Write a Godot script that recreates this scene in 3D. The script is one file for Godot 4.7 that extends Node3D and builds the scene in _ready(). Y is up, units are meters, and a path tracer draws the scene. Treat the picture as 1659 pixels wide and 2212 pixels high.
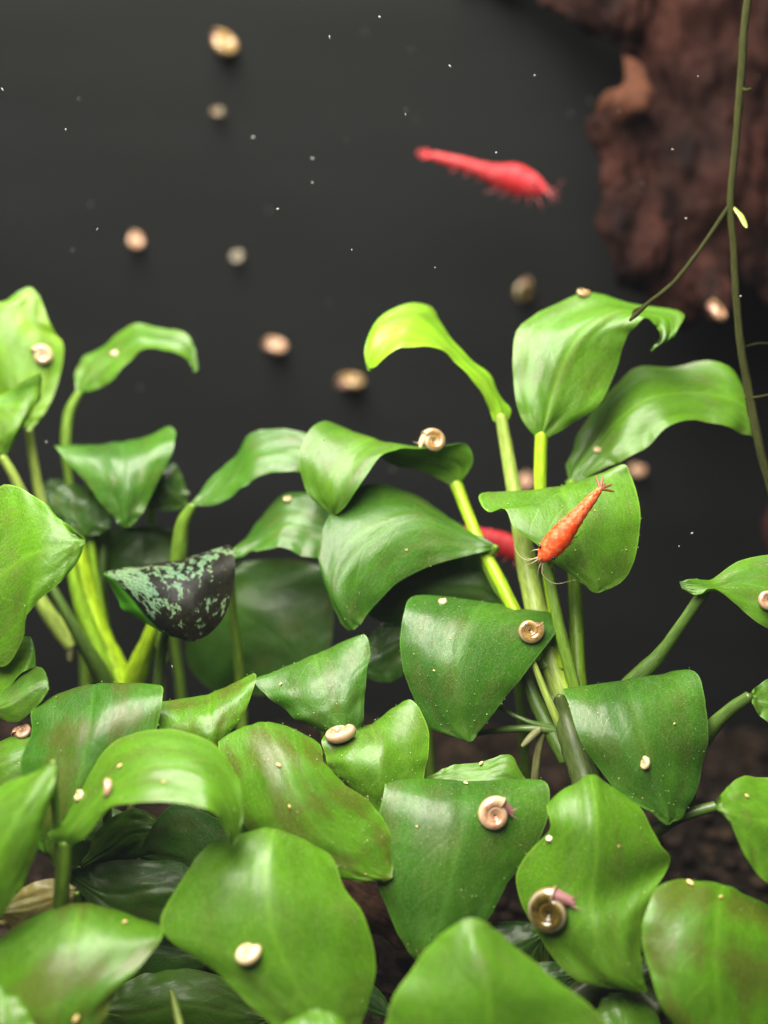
extends Node3D
# A planted aquarium seen close through its front glass: broad-leaved water plants, ramshorn snails, red shrimp, driftwood, black back wall.
# Lengths in metres. Shapes are given by where they lie in the frame plus their depth in millimetres before (+) or behind (-) the plane in focus.

const D := 0.275                    # camera to the plane in focus
const K := 0.2 / 2212.0             # metres per frame unit at that plane
const WALL_Z := -0.150
var cam_basis := Basis(Vector3.RIGHT, deg_to_rad(-10.0))
var cam_pos := Vector3(0, 0.145, 0.275)
var M := {}                         # materials
var grids := {}                     # leaf surfaces, to set snails on
var plant: Node3D
var used := {}
var noise := FastNoiseLite.new()
var fine := FastNoiseLite.new()
var rng := RandomNumberGenerator.new()


# ------------------------------------------------------------------ helpers
func at(x: float, y: float, z: float) -> Vector3:
	var d := D - z * 0.001
	return cam_pos + cam_basis * Vector3((x - 829.5) * K * d / D, -(y - 1106.0) * K * d / D, -d)

func on_wall(x: float, y: float, off := 0.003) -> Vector3:
	var dir := cam_basis * Vector3((x - 829.5) * K, -(y - 1106.0) * K, -D)
	return cam_pos + dir * ((WALL_Z + off - cam_pos.z) / dir.z)

func seen_at(p: Vector3) -> Vector2:
	var c := cam_basis.inverse() * (p - cam_pos)
	return Vector2(829.5 + c.x / -c.z * D / K, 1106.0 - c.y / -c.z * D / K)

func numbered(n: String) -> String:
	if not used.has(n):
		used[n] = 0
		return n
	used[n] += 1
	return "%s_%03d" % [n, used[n]]

func tag(o: Node3D, label := "", category := "", group := "", kind := "") -> Node3D:
	if label: o.set_meta("label", label)
	if category: o.set_meta("category", category)
	if group: o.set_meta("group", group)
	if kind: o.set_meta("kind", kind)
	return o

func thing(called: String, where: Vector3, label: String, category: String, group := "") -> Node3D:
	var o := Node3D.new()
	o.name = numbered(called)
	add_child(o, true)
	o.position = where
	tag(o, label, category, group)
	return o

func put(called: String, mesh: Mesh, mat: Material, parent: Node3D) -> MeshInstance3D:
	var o := MeshInstance3D.new()
	o.name = called if parent != self else numbered(called)
	o.mesh = mesh
	o.material_override = mat
	parent.add_child(o, true)
	return o

func grid_mesh(pos: PackedVector3Array, nrm: PackedVector3Array, uv: PackedVector2Array, uv2: PackedVector2Array, col: PackedColorArray, idx: PackedInt32Array) -> ArrayMesh:
	var a := []
	a.resize(Mesh.ARRAY_MAX)
	a[Mesh.ARRAY_VERTEX] = pos
	a[Mesh.ARRAY_NORMAL] = nrm
	if uv.size(): a[Mesh.ARRAY_TEX_UV] = uv
	if uv2.size(): a[Mesh.ARRAY_TEX_UV2] = uv2
	if col.size(): a[Mesh.ARRAY_COLOR] = col
	# every face turned the way its normals point (front faces run clockwise)
	for i in range(0, idx.size(), 3):
		var q := pos[idx[i]]
		if (pos[idx[i + 2]] - q).cross(pos[idx[i + 1]] - q).dot(nrm[idx[i]] + nrm[idx[i + 1]] + nrm[idx[i + 2]]) < 0.0:
			var k := idx[i + 1]
			idx[i + 1] = idx[i + 2]
			idx[i + 2] = k
	a[Mesh.ARRAY_INDEX] = idx
	var m := ArrayMesh.new()
	m.add_surface_from_arrays(Mesh.PRIMITIVE_TRIANGLES, a)
	return m

# Catmull-Rom through points p at knots t
func spline(p: Array, t: Array, x: float) -> Vector3:
	var n := p.size()
	var i := 0
	while i < n - 2 and x > t[i + 1]:
		i += 1
	var h: float = t[i + 1] - t[i]
	var m0: Vector3 = (p[i + 1] - p[i]) / h
	var m1 := m0
	if i > 0:
		var h0: float = t[i] - t[i - 1]
		m0 = (m0 * h0 + (p[i] - p[i - 1]) / h0 * h) / (h + h0)
	if i < n - 2:
		var h1: float = t[i + 2] - t[i + 1]
		m1 = (m1 * h1 + (p[i + 2] - p[i + 1]) / h1 * h) / (h + h1)
	var s: float = (x - t[i]) / h
	var s2: float = s * s
	var s3: float = s2 * s
	return p[i] * (2.0 * s3 - 3.0 * s2 + 1.0) + m0 * h * (s3 - 2.0 * s2 + s) + p[i + 1] * (3.0 * s2 - 2.0 * s3) + m1 * h * (s3 - s2)

func knots(p: Array) -> Array:
	var t := [0.0]
	for i in range(1, p.size()):
		t.append(t[-1] + maxf(sqrt((p[i] - p[i - 1]).length()), 1e-4))
	return t

# ------------------------------------------------------------------ tubes, lofts and shells
# pts: [x, y, z mm, radius in frame units] ...; profile squash along the line of sight
func tube(pts: Array, parent_pos: Vector3, sides := 12, steps := 8, wobble := 0.06, seed_ := 0, grooves := 0) -> ArrayMesh:
	var p := []
	var r := []
	for q in pts:
		p.append(at(q[0], q[1], q[2]))
		r.append(Vector3(q[3] * K * (D - q[2] * 0.001) / D, 0, 0))
	return tube3(p, r, parent_pos, sides, steps, wobble, seed_, grooves)

func tube3(p: Array, r: Array, parent_pos: Vector3, sides := 12, steps := 8, wobble := 0.06, seed_ := 0, grooves := 0) -> ArrayMesh:
	var t := knots(p)
	var n := (p.size() - 1) * steps + 1
	var pos := PackedVector3Array()
	var nrm := PackedVector3Array()
	var uv := PackedVector2Array()
	var idx := PackedInt32Array()
	var side := Vector3.ZERO
	var c0: Vector3 = p[0]
	var run := 0.0
	for i in n:
		var x: float = t[-1] * i / (n - 1.0)
		var c := spline(p, t, x)
		var ahead := (spline(p, t, minf(x + 1e-3 * t[-1], t[-1])) - spline(p, t, maxf(x - 1e-3 * t[-1], 0.0))).normalized()
		if i == 0:
			side = ahead.cross(Vector3(0.3, 0.2, 1)).normalized()
		side = (side - ahead * side.dot(ahead)).normalized()
		var up := ahead.cross(side)
		var rad := spline(r, t, x).x
		run += c.distance_to(c0)
		c0 = c
		for j in sides + 1:
			var a := TAU * j / sides
			var dir := side * cos(a) + up * sin(a)
			var w := 1.0 + wobble * noise.get_noise_3d(cos(a) * 40.0 + seed_ * 17.0, sin(a) * 40.0, run * 9000.0)
			if grooves:
				w -= 0.09 * pow(absf(sin(a * grooves * 0.5)), 6.0)
			pos.append(c + dir * rad * w - parent_pos)
			nrm.append(dir)
			uv.append(Vector2(float(j) / sides, run * 60.0))
	for i in n - 1:
		for j in sides:
			var a := i * (sides + 1) + j
			idx.append_array([a, a + 1, a + sides + 1, a + 1, a + sides + 2, a + sides + 1])
	for e in 2:
		var row := 0 if e == 0 else (n - 1) * (sides + 1)
		var centre: Vector3 = p[0 if e == 0 else -1]
		var out: Vector3 = (p[0] - p[1]).normalized() if e == 0 else (p[-1] - p[-2]).normalized()
		var rr: float = r[0 if e == 0 else -1].x
		pos.append(centre + out * rr * 0.6 - parent_pos)
		nrm.append(out)
		uv.append(Vector2(0.5, 0))
		for j in sides:
			idx.append_array([row + j, pos.size() - 1, row + j + 1] if e == 0 else [row + j, row + j + 1, pos.size() - 1])
	return grid_mesh(pos, nrm, uv, PackedVector2Array(), PackedColorArray(), idx)

# A closed body lofted round a spine: each ring [centre, half width, half height]; across = width direction, up = height direction
func loft(rings: Array, across: Vector3, origin: Vector3, sides := 24, steps := 6, ridge := 0.0, ridges := 0.0, rough := 0.0) -> ArrayMesh:
	var p := []
	var s := []
	for q in rings:
		p.append(q[0])
		s.append(Vector3(q[1], q[2], 0))
	var t := knots(p)
	var n := (p.size() - 1) * steps + 1
	var pos := PackedVector3Array()
	var nrm := PackedVector3Array()
	var uv := PackedVector2Array()
	var idx := PackedInt32Array()
	for i in n:
		var f := i / (n - 1.0)
		var x: float = t[-1] * f
		var c := spline(p, t, x)
		var ahead := (spline(p, t, minf(x + 2e-3 * t[-1], t[-1])) - spline(p, t, maxf(x - 2e-3 * t[-1], 0.0))).normalized()
		var wide := (across - ahead * across.dot(ahead)).normalized()
		var up := ahead.cross(wide)
		var size := spline(s, t, x)
		var seg := 1.0
		if ridges > 0.0 and f > 0.42:
			seg = 1.0 + ridge * (fposmod((f - 0.42) * ridges, 1.0) - 0.5)
		for j in sides + 1:
			var a := TAU * j / sides
			var dir := wide * cos(a) * size.x + up * sin(a) * size.y
			var w := seg * (1.0 + rough * fine.get_noise_3d(cos(a) * 60.0, sin(a) * 60.0, f * 300.0))
			pos.append(c + dir * w - origin)
			nrm.append((wide * cos(a) / maxf(size.x, 1e-5) + up * sin(a) / maxf(size.y, 1e-5)).normalized())
			uv.append(Vector2(float(j) / sides, f))
	for i in n - 1:
		for j in sides:
			var a := i * (sides + 1) + j
			idx.append_array([a, a + 1, a + sides + 1, a + 1, a + sides + 2, a + sides + 1])
	for e in 2:
		var row := 0 if e == 0 else (n - 1) * (sides + 1)
		var out: Vector3 = (p[0] - p[1]).normalized() if e == 0 else (p[-1] - p[-2]).normalized()
		pos.append(p[0 if e == 0 else -1] + out * (s[0].x if e == 0 else s[-1].x) * 0.5 - origin)
		nrm.append(out)
		uv.append(Vector2(0.5, float(e)))
		for j in sides:
			idx.append_array([row + j, pos.size() - 1, row + j + 1] if e == 0 else [row + j, row + j + 1, pos.size() - 1])
	return grid_mesh(pos, nrm, uv, PackedVector2Array(), PackedColorArray(), idx)

# ------------------------------------------------------------------ leaves
# stations from base to tip; each lists points across the blade (left margin, midrib, right margin) as x, y, depth
func leaf(id: String, z0: float, stations: Array, tint: Color, stem: Array, kind := "mature", ripple := 1.0, label := "", stem_mat := "petiole", flat := 0.5) -> MeshInstance3D:
	var cols := int(stations[0].size() / 3)
	var mid := 2 if cols == 4 and id.ends_with("F") else 1
	var lines := []
	for c in cols:
		var line := []
		for s in stations:
			var z: float = s[c * 3 + 2]
			if c == mid:
				z = lerpf((s[(mid - 1) * 3 + 2] + s[(mid + 1) * 3 + 2]) * 0.5, z, flat)
			line.append(at(s[c * 3], s[c * 3 + 1], z + z0))
		lines.append(line)
	var t := [0.0]
	for i in range(1, stations.size()):
		var step := 0.0
		for c in cols:
			step += sqrt(lines[c][i].distance_to(lines[c][i - 1])) / cols
		t.append(t[-1] + maxf(step, 1e-4))
	var nu := 46
	var nv := 28
	var seed_ := float(hash(id) % 1000)
	var pos := PackedVector3Array()
	var tv := []
	for c in cols:
		tv.append(float(c) / (cols - 1))
	for i in nu + 1:
		# closer rows near both ends, so that base and tip are round
		var f := 0.5 - 0.5 * cos(PI * i / nu)
		f = lerpf(f, float(i) / nu, 0.5)
		var row := []
		for c in cols:
			row.append(spline(lines[c], t, t[-1] * f))
		for j in nv + 1:
			var v := float(j) / nv
			if cols == 3:
				var round_: Vector3 = row[0] * (2.0 * v - 1.0) * (v - 1.0) + row[1] * 4.0 * v * (1.0 - v) + row[2] * v * (2.0 * v - 1.0)
				var bent := sqrt(pow(2.0 * v - 1.0, 2.0) + 0.004) - 0.0
				var straight: Vector3 = row[1] * (1.0 - bent) + (row[0] if v < 0.5 else row[2]) * bent
				if absf(2.0 * v - 1.0) > 0.9: straight = straight.lerp(round_, (absf(2.0 * v - 1.0) - 0.9) * 10.0)
				pos.append(round_.lerp(straight, 0.45))
			else:
				pos.append(spline(row, tv, v))
	var nrm := normals_of(pos, nu, nv)
	var facing := 0.0
	for i in pos.size():
		facing += nrm[i].dot(cam_basis * Vector3(0, 0.6, 0.8))
	var flip := facing < 0.0
	# ripple of the blade and of its margins, groove along the midrib
	var vm := float(mid) / (cols - 1)
	for i in nu + 1:
		for j in nv + 1:
			var k := i * (nv + 1) + j
			var u := float(i) / nu
			var s := (float(j) / nv - vm) / maxf(vm, 1.0 - vm)
			var n: Vector3 = nrm[k] * (-1.0 if flip else 1.0)
			var ends := smoothstep(0.0, 0.12, u) * smoothstep(1.0, 0.88, u)
			var lift := 0.00055 * noise.get_noise_3d(u * 75.0 + seed_ * 31.0, s * 38.0, seed_) * ripple
			lift += 0.0014 * s * s * noise.get_noise_3d(u * 130.0 + seed_ * 11.0, signf(s) * 300.0, 50.0) * ripple
			lift -= 0.00014 * exp(-pow(s / 0.055, 2.0)) * (1.0 - 0.7 * u)
			lift += 0.00008 * exp(-pow((absf(s) - 0.13) / 0.07, 2.0)) * (1.0 - 0.7 * u)
			pos[k] += n * lift * ends
	nrm = normals_of(pos, nu, nv)
	var o := plant.position
	var P := PackedVector3Array()
	var N := PackedVector3Array()
	var UV := PackedVector2Array()
	var UV2 := PackedVector2Array()
	var C := PackedColorArray()
	var I := PackedInt32Array()
	var count := pos.size()
	for side in 2:
		for i in nu + 1:
			for j in nv + 1:
				var k := i * (nv + 1) + j
				var n: Vector3 = nrm[k] * (-1.0 if flip else 1.0)
				var s := absf(float(j) / nv * 2.0 - 1.0)
				var thick := 0.00038 * (1.0 - 0.8 * pow(s, 8.0)) * (1.0 - 0.7 * pow(float(i) / nu, 10.0))
				P.append(pos[k] + n * thick * (0.5 if side == 0 else -0.5) - o)
				N.append(n if side == 0 else -n)
				UV.append(Vector2(float(j) / nv, float(i) / nu))
				UV2.append(Vector2(float(j) / nv * 0.7 + fposmod(seed_ * 0.37, 1.0), float(i) / nu * 0.7 + fposmod(seed_ * 0.61, 1.0)))
				var w := 0.5 + 0.9 * noise.get_noise_2d(float(i) / nu * 45.0 + seed_ * 7.0, float(j) / nv * 45.0 - seed_ * 3.0)
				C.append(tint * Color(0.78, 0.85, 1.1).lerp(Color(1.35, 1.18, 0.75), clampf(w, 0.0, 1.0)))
	for i in nu:
		for j in nv:
			var a := i * (nv + 1) + j
			var b := a + nv + 1
			if flip:
				I.append_array([a, b, a + 1, a + 1, b, b + 1, count + a, count + a + 1, count + b, count + a + 1, count + b + 1, count + b])
			else:
				I.append_array([a, a + 1, b, a + 1, b + 1, b, count + a, count + b, count + a + 1, count + a + 1, count + b, count + b + 1])
	for i in nu:
		for j in [0, nv]:
			var a: int = i * (nv + 1) + j
			var b: int = a + nv + 1
			I.append_array([a, b, count + a, count + a, b, count + b])
	for j in nv:
		for i in [0, nu]:
			var a: int = i * (nv + 1) + j
			I.append_array([a, a + 1, count + a, count + a, a + 1, count + a + 1])
	var made := put("leaf", grid_mesh(P, N, UV, UV2, C, I), M["leaf_" + kind], plant)
	if label: tag(made, label)
	var out := PackedVector3Array()
	for n in nrm: out.append(n * (-1.0 if flip else 1.0))
	grids[id] = [pos, out]
	var path := stem
	if path.is_empty():
		var b: Array = stations[0]
		var bx: float = b[mid * 3]
		var by: float = b[mid * 3 + 1]
		var bz: float = b[mid * 3 + 2] + z0
		path = [[bx, by, bz, 9], [bx + 4, by + 90, bz - 5, 10], [bx + 20, by + 230, bz - 9, 11], [bx + 30, by + 420, bz - 12, 13]]
	if path.size() > 1:
		put("petiole", tube(path, o, 14, 8, 0.08, int(seed_), 5), M[stem_mat], made)
	return made

func normals_of(pos: PackedVector3Array, nu: int, nv: int) -> PackedVector3Array:
	var out := PackedVector3Array()
	var w := nv + 1
	for i in nu + 1:
		for j in w:
			var i0 := clampi(i, 1, nu - 1)
			var du := pos[(i0 + 1) * w + j] - pos[(i0 - 1) * w + j]
			var ii := clampi(i, 1, nu - 1)
			var dv := pos[ii * w + mini(j + 1, nv)] - pos[ii * w + maxi(j - 1, 0)]
			out.append(dv.cross(du).normalized())
	return out

func on_leaf(id: String, x: float, y: float) -> Array:
	var g: Array = grids[id]
	var best := -1
	var score := 1e9
	for i in g[0].size():
		var q := seen_at(g[0][i])
		# of points that project to the same place, the nearest to the camera
		var d := q.distance_squared_to(Vector2(x, y)) + 40000.0 * maxf(0.0, g[0][i].distance_to(cam_pos) - 0.1)
		if d < score:
			score = d
			best = i
	return [g[0][best], g[1][best]]

# ------------------------------------------------------------------ textures and materials
func picture(w: int, h: int, f: Callable) -> ImageTexture:
	var im := Image.create(w, h, false, Image.FORMAT_RGBA8)
	for y in h:
		for x in w:
			im.set_pixel(x, y, f.call(x / float(w), y / float(h)))
	return ImageTexture.create_from_image(im)

func srgb(r: float, g: float, b: float) -> Color:
	return Color(r, g, b).linear_to_srgb()

func vein(u: float, v: float) -> float:
	var s := absf(u * 2.0 - 1.0)
	var bend := (v - 0.30 * pow(s, 1.35)) * 9.0 + 0.25 * noise.get_noise_2d(u * 60.0, v * 60.0)
	var q := absf(fposmod(bend, 1.0) - 0.5) * 2.0
	return smoothstep(0.80, 1.0, q) * smoothstep(0.0, 0.12, s) * (1.0 - 0.5 * s)

func leaf_colour(u: float, v: float, base: Color, pale: Color, rib := 0.16) -> Color:
	var s := absf(u * 2.0 - 1.0)
	var n1 := noise.get_noise_2d(u * 90.0 + 700.0, v * 120.0)
	var n2 := fine.get_noise_2d(u * 420.0, v * 200.0)
	var c := base * (1.0 + 0.24 * n1 + 0.13 * n2)
	c = c.lerp(pale, 0.11 * vein(u, v) + rib * exp(-pow(s / 0.030, 2.0)) * (1.0 - 0.75 * v) + 0.5 * smoothstep(0.968, 0.99, s))
	if fine.get_noise_2d(u * 2600.0 + 90.0, v * 1500.0) > 0.56:
		c = c.lerp(Color(0.45, 0.50, 0.25), 0.35)
	return srgb(c.r, c.g, c.b)

func std(albedo: Color, rough: float) -> StandardMaterial3D:
	var m := StandardMaterial3D.new()
	m.albedo_color = albedo.linear_to_srgb()
	m.roughness = rough
	m.cull_mode = BaseMaterial3D.CULL_DISABLED
	return m

func make_materials() -> void:
	var relief := picture(512, 512, func(u, v):
		var s := absf(u * 2.0 - 1.0)
		var h := 0.55 - 0.30 * vein(u, v) + 0.16 * fine.get_noise_2d(u * 330.0, v * 330.0) + 0.12 * noise.get_noise_2d(u * 240.0, v * 140.0) - 0.12 * exp(-pow(s / 0.03, 2.0))
		return Color(h, h, h))
	var sheen := picture(256, 256, func(u, v):
		var r := 0.42 + 0.10 * noise.get_noise_2d(u * 160.0 + 33.0, v * 160.0) + 0.09 * fine.get_noise_2d(u * 260.0, v * 260.0)
		return Color(r, r, r))
	# a film of brown algae and settled dust, laid over each leaf at a place of its own
	var film := picture(512, 512, func(u, v):
		var a := noise.get_noise_2d(sin(u * TAU) * 30.0 + 100.0, cos(u * TAU) * 30.0) + noise.get_noise_2d(sin(v * TAU) * 34.0, cos(v * TAU) * 34.0 + 400.0) + 0.5 * noise.get_noise_2d(u * 130.0, v * 130.0)
		var speck := fine.get_noise_2d(u * 1500.0, v * 1500.0)
		var alpha := clampf(-0.02 + 0.60 * a, 0.0, 0.42) * (0.7 + 0.7 * speck)
		var c := Color(0.085, 0.080, 0.016)
		if fine.get_noise_2d(u * 2600.0 + 500.0, v * 2000.0) > 0.60:
			alpha = 0.55
			c = Color(0.40, 0.42, 0.24)
		var q := srgb(c.r, c.g, c.b)
		return Color(q.r, q.g, q.b, clampf(alpha, 0.0, 1.0)))
	var film_heavy := picture(512, 512, func(u, v):
		var a := noise.get_noise_2d(sin(u * TAU) * 30.0 + 900.0, cos(u * TAU) * 30.0) + noise.get_noise_2d(sin(v * TAU) * 34.0, cos(v * TAU) * 34.0 + 700.0) + 0.6 * noise.get_noise_2d(u * 130.0, v * 130.0)
		var speck := fine.get_noise_2d(u * 1300.0, v * 1300.0)
		var alpha := clampf(0.26 + 0.9 * a, 0.05, 0.75) * (0.8 + 0.8 * speck)
		var q := srgb(0.085, 0.078, 0.012)
		return Color(q.r, q.g, q.b, clampf(alpha, 0.0, 1.0)))
	var mask := picture(4, 4, func(_u, _v): return Color.WHITE)
	for kind in ["mature", "ribbed", "filmed", "young", "algae", "dead"]:
		var m := std(Color.WHITE, 1.0)
		m.resource_name = "leaf_" + kind
		var base := Color(0.064, 0.198, 0.002)
		var pale := Color(0.20, 0.42, 0.03)
		if kind == "young":
			base = Color(0.22, 0.46, 0.008)
			pale = Color(0.44, 0.64, 0.06)
		elif kind == "dead":
			base = Color(0.20, 0.17, 0.035)
			pale = Color(0.30, 0.26, 0.08)
		if kind == "algae":
			m.albedo_texture = picture(512, 512, func(u, v):
				var n: float = 0.9 * noise.get_noise_2d(u * 140.0 + 40.0, v * 100.0) + 0.6 * fine.get_noise_2d(u * 150.0, v * 150.0) + 0.3 * fine.get_noise_2d(u * 420.0, v * 420.0)
				var band: float = exp(-pow((v - 0.44 + 1.0 * pow(u - 0.60, 2.0)) / 0.15, 2.0))
				var c := Color(0.012, 0.013, 0.007).lerp(Color(0.045, 0.036, 0.020), smoothstep(0.45, 0.15, v)) * (1.0 + 0.5 * n)
				var on := 0.8 * smoothstep(0.02, 0.42, 1.0 * n + 0.75 * band - 0.42)
				c = c.lerp(Color(0.17, 0.29, 0.13) * (1.0 + 0.4 * fine.get_noise_2d(u * 500.0, v * 500.0)), on)
				if u < 0.30:
					c = Color(0.10, 0.42, 0.02).lerp(c, smoothstep(0.24, 0.30, u))
				return srgb(c.r, c.g, c.b))
		else:
			m.albedo_texture = picture(512, 512, func(u, v): return leaf_colour(u, v, base, pale, 0.65 if kind == "ribbed" else 0.32))
			m.detail_enabled = true
			m.detail_albedo = film_heavy if kind == "filmed" else film
			m.detail_mask = mask
			m.detail_uv_layer = BaseMaterial3D.DETAIL_UV_2
			m.detail_blend_mode = BaseMaterial3D.BLEND_MODE_MIX
		m.vertex_color_use_as_albedo = true
		m.roughness_texture = sheen
		m.metallic_specular = 0.43 if kind != "algae" else 0.25
		if kind != "algae":
			m.clearcoat_enabled = true
			m.clearcoat = 0.18
			m.clearcoat_roughness = 0.22
		m.heightmap_enabled = true
		m.heightmap_texture = relief
		m.heightmap_scale = 0.007
		m.backlight_enabled = true
		m.backlight = Color(0.80, 0.90, 0.10) if kind != "young" else Color(0.9, 0.95, 0.25)
		M["leaf_" + kind] = m
	var grain := picture(256, 256, func(u, v):
		var n: float = 0.86 + 0.16 * noise.get_noise_2d(u * 160.0, v * 30.0) + 0.12 * fine.get_noise_2d(u * 300.0, v * 60.0)
		return Color(n, n, n * 0.95))
	for s in [["petiole", Color(0.16, 0.30, 0.03)], ["petiole_pale", Color(0.42, 0.58, 0.12)], ["petiole_bright", Color(0.44, 0.70, 0.02)], ["petiole_lime", Color(0.26, 0.50, 0.02)], ["petiole_dark", Color(0.07, 0.14, 0.02)], ["root", Color(0.20, 0.21, 0.09)], ["rhizome", Color(0.07, 0.11, 0.025)]]:
		var m := std(s[1], 0.42)
		m.resource_name = s[0]
		m.albedo_texture = grain
		m.backlight_enabled = true
		m.backlight = Color(0.7, 0.75, 0.2) if s[0] in ["petiole_pale", "petiole_bright", "petiole_lime"] else Color(0.3, 0.35, 0.1)
		M[s[0]] = m
	# snail shells: bands of growth along the whorl
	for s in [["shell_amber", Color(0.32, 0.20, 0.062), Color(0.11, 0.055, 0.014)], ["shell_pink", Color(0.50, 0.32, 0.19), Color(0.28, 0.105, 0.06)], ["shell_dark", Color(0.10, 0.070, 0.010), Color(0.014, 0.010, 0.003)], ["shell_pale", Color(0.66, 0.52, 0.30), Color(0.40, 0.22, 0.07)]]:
		var a: Color = s[1]
		var b: Color = s[2]
		var m := std(Color.WHITE, 0.16)
		m.resource_name = s[0]
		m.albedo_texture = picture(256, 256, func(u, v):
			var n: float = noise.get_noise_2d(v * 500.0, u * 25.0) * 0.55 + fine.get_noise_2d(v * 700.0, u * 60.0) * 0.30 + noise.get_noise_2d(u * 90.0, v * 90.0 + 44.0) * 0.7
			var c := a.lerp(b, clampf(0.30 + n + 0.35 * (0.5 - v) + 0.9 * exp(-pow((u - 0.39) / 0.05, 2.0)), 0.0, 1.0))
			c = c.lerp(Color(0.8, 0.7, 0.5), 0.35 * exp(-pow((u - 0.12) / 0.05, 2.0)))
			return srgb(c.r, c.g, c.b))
		m.clearcoat_enabled = true
		m.clearcoat = 0.8
		m.clearcoat_roughness = 0.06
		m.backlight_enabled = true
		m.backlight = Color(0.6, 0.5, 0.3)
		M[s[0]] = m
	M.flesh = std(Color(0.20, 0.085, 0.085), 0.4)
	M.flesh_pale = std(Color(0.48, 0.36, 0.20), 0.35)
	M.shell_lip = std(Color(0.34, 0.25, 0.12), 0.3)
	# shrimp
	for s in [["shrimp_orange", Color(0.66, 0.075, 0.010), Color(0.62, 0.22, 0.10)], ["shrimp_red", Color(0.42, 0.022, 0.034), Color(0.46, 0.10, 0.10)]]:
		var a: Color = s[1]
		var b: Color = s[2]
		var m := std(Color.WHITE, 0.5)
		m.metallic_specular = 0.35
		m.resource_name = s[0]
		m.albedo_texture = picture(256, 512, func(u, v):
			var n: float = fine.get_noise_2d(u * 110.0, v * 170.0) * 0.9 + noise.get_noise_2d(u * 140.0, v * 160.0) * 0.7 + 0.4 * fine.get_noise_2d(u * 300.0, v * 420.0)
			var c := a.lerp(b, clampf(-0.05 + 0.8 * n + 0.42 * smoothstep(0.35, 0.75, v), 0.0, 1.0))
			c = c.lerp(Color(0.55, 0.03, 0.01), clampf(-n * 0.9, 0.0, 0.6))
			return srgb(c.r, c.g, c.b))
		m.backlight_enabled = true
		m.backlight = Color(0.7, 0.4, 0.3)
		M[s[0]] = m
	M.eye = std(Color(0.004, 0.004, 0.006), 0.12)
	M.feeler = std(Color(0.26, 0.24, 0.12), 0.5)
	M.feeler_red = std(Color(0.34, 0.06, 0.065), 0.4)
	M.fan = std(Color(0.14, 0.05, 0.015), 0.6)
	# setting
	var black := std(Color(0.0075, 0.0088, 0.0085), 0.7)
	var blotch := picture(512, 512, func(u, v):
		var n: float = 0.88 + 0.12 * noise.get_noise_2d(u * 50.0, v * 50.0) + 0.08 * fine.get_noise_2d(u * 300.0, v * 300.0)
		return Color(n, n, n))
	black.albedo_texture = blotch
	black.metallic_specular = 0.19
	M.back_wall = black
	var bark := picture(512, 512, func(u, v):
		var n: float = 0.42 + 0.22 * noise.get_noise_2d(u * 200.0, v * 34.0) + 0.14 * fine.get_noise_2d(u * 260.0, v * 60.0) + 0.75 * noise.get_noise_2d(u * 70.0 + 10.0, v * 90.0)
		var c := Color(0.004, 0.0017, 0.0014).lerp(Color(0.026, 0.0088, 0.0060), clampf(n, 0.0, 1.0))
		return srgb(c.r, c.g, c.b))
	var bark_relief := picture(512, 512, func(u, v):
		var n: float = 0.5 + 0.35 * noise.get_noise_2d(u * 300.0, v * 30.0) + 0.2 * fine.get_noise_2d(u * 260.0, v * 120.0)
		return Color(n, n, n))
	var w := std(Color.WHITE, 0.85)
	w.metallic_specular = 0.2
	w.albedo_texture = bark
	w.heightmap_enabled = true
	w.heightmap_texture = bark_relief
	w.heightmap_scale = 0.06
	M.driftwood = w
	var f := std(Color(0.085, 0.034, 0.022), 0.9)
	f.albedo_texture = grain
	f.metallic_specular = 0.2
	f.heightmap_enabled = true
	f.heightmap_texture = bark_relief
	f.heightmap_scale = 0.06
	M.flake = f
	var lw := std(Color(0.11, 0.058, 0.040), 0.85)
	lw.albedo_texture = grain
	lw.metallic_specular = 0.2
	M.low_wood = lw
	var soil := std(Color.WHITE, 0.9)
	soil.albedo_texture = picture(512, 512, func(u, v):
		var n: float = 0.5 + 0.5 * fine.get_noise_2d(u * 500.0, v * 500.0) + 0.3 * noise.get_noise_2d(u * 90.0, v * 90.0)
		var c := Color(0.003, 0.0025, 0.002).lerp(Color(0.016, 0.012, 0.009), clampf(n, 0.0, 1.0))
		return srgb(c.r, c.g, c.b))
	soil.uv1_scale = Vector3(3, 3, 3)
	soil.metallic_specular = 0.1
	M.soil = soil
	var gm := std(Color(0.024, 0.0175, 0.0135), 0.9)
	gm.metallic_specular = 0.15
	gm.vertex_color_use_as_albedo = true
	M.gravel = gm
	M.moss = std(Color(0.034, 0.038, 0.012), 0.8)
	M.moss.albedo_texture = grain
	M.moss.metallic_specular = 0.15
	M.moss_leaf = std(Color(0.22, 0.30, 0.05), 0.5)
	M.speck = std(Color(0.17, 0.17, 0.155), 0.7)
	M.dust = std(Color(0.20, 0.33, 0.10), 0.7)
	M.crumb = std(Color(0.58, 0.42, 0.16), 0.6)
	var glass := StandardMaterial3D.new()
	glass.transparency = BaseMaterial3D.TRANSPARENCY_ALPHA
	glass.albedo_color = Color(0.03, 0.03, 0.03, 0.006)
	glass.roughness = 0.0
	M.glass = glass

# ------------------------------------------------------------------ snails
var shell_mesh: ArrayMesh
var foot_mesh: ArrayMesh
var tentacle_mesh: ArrayMesh
var lip_mesh: ArrayMesh

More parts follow.
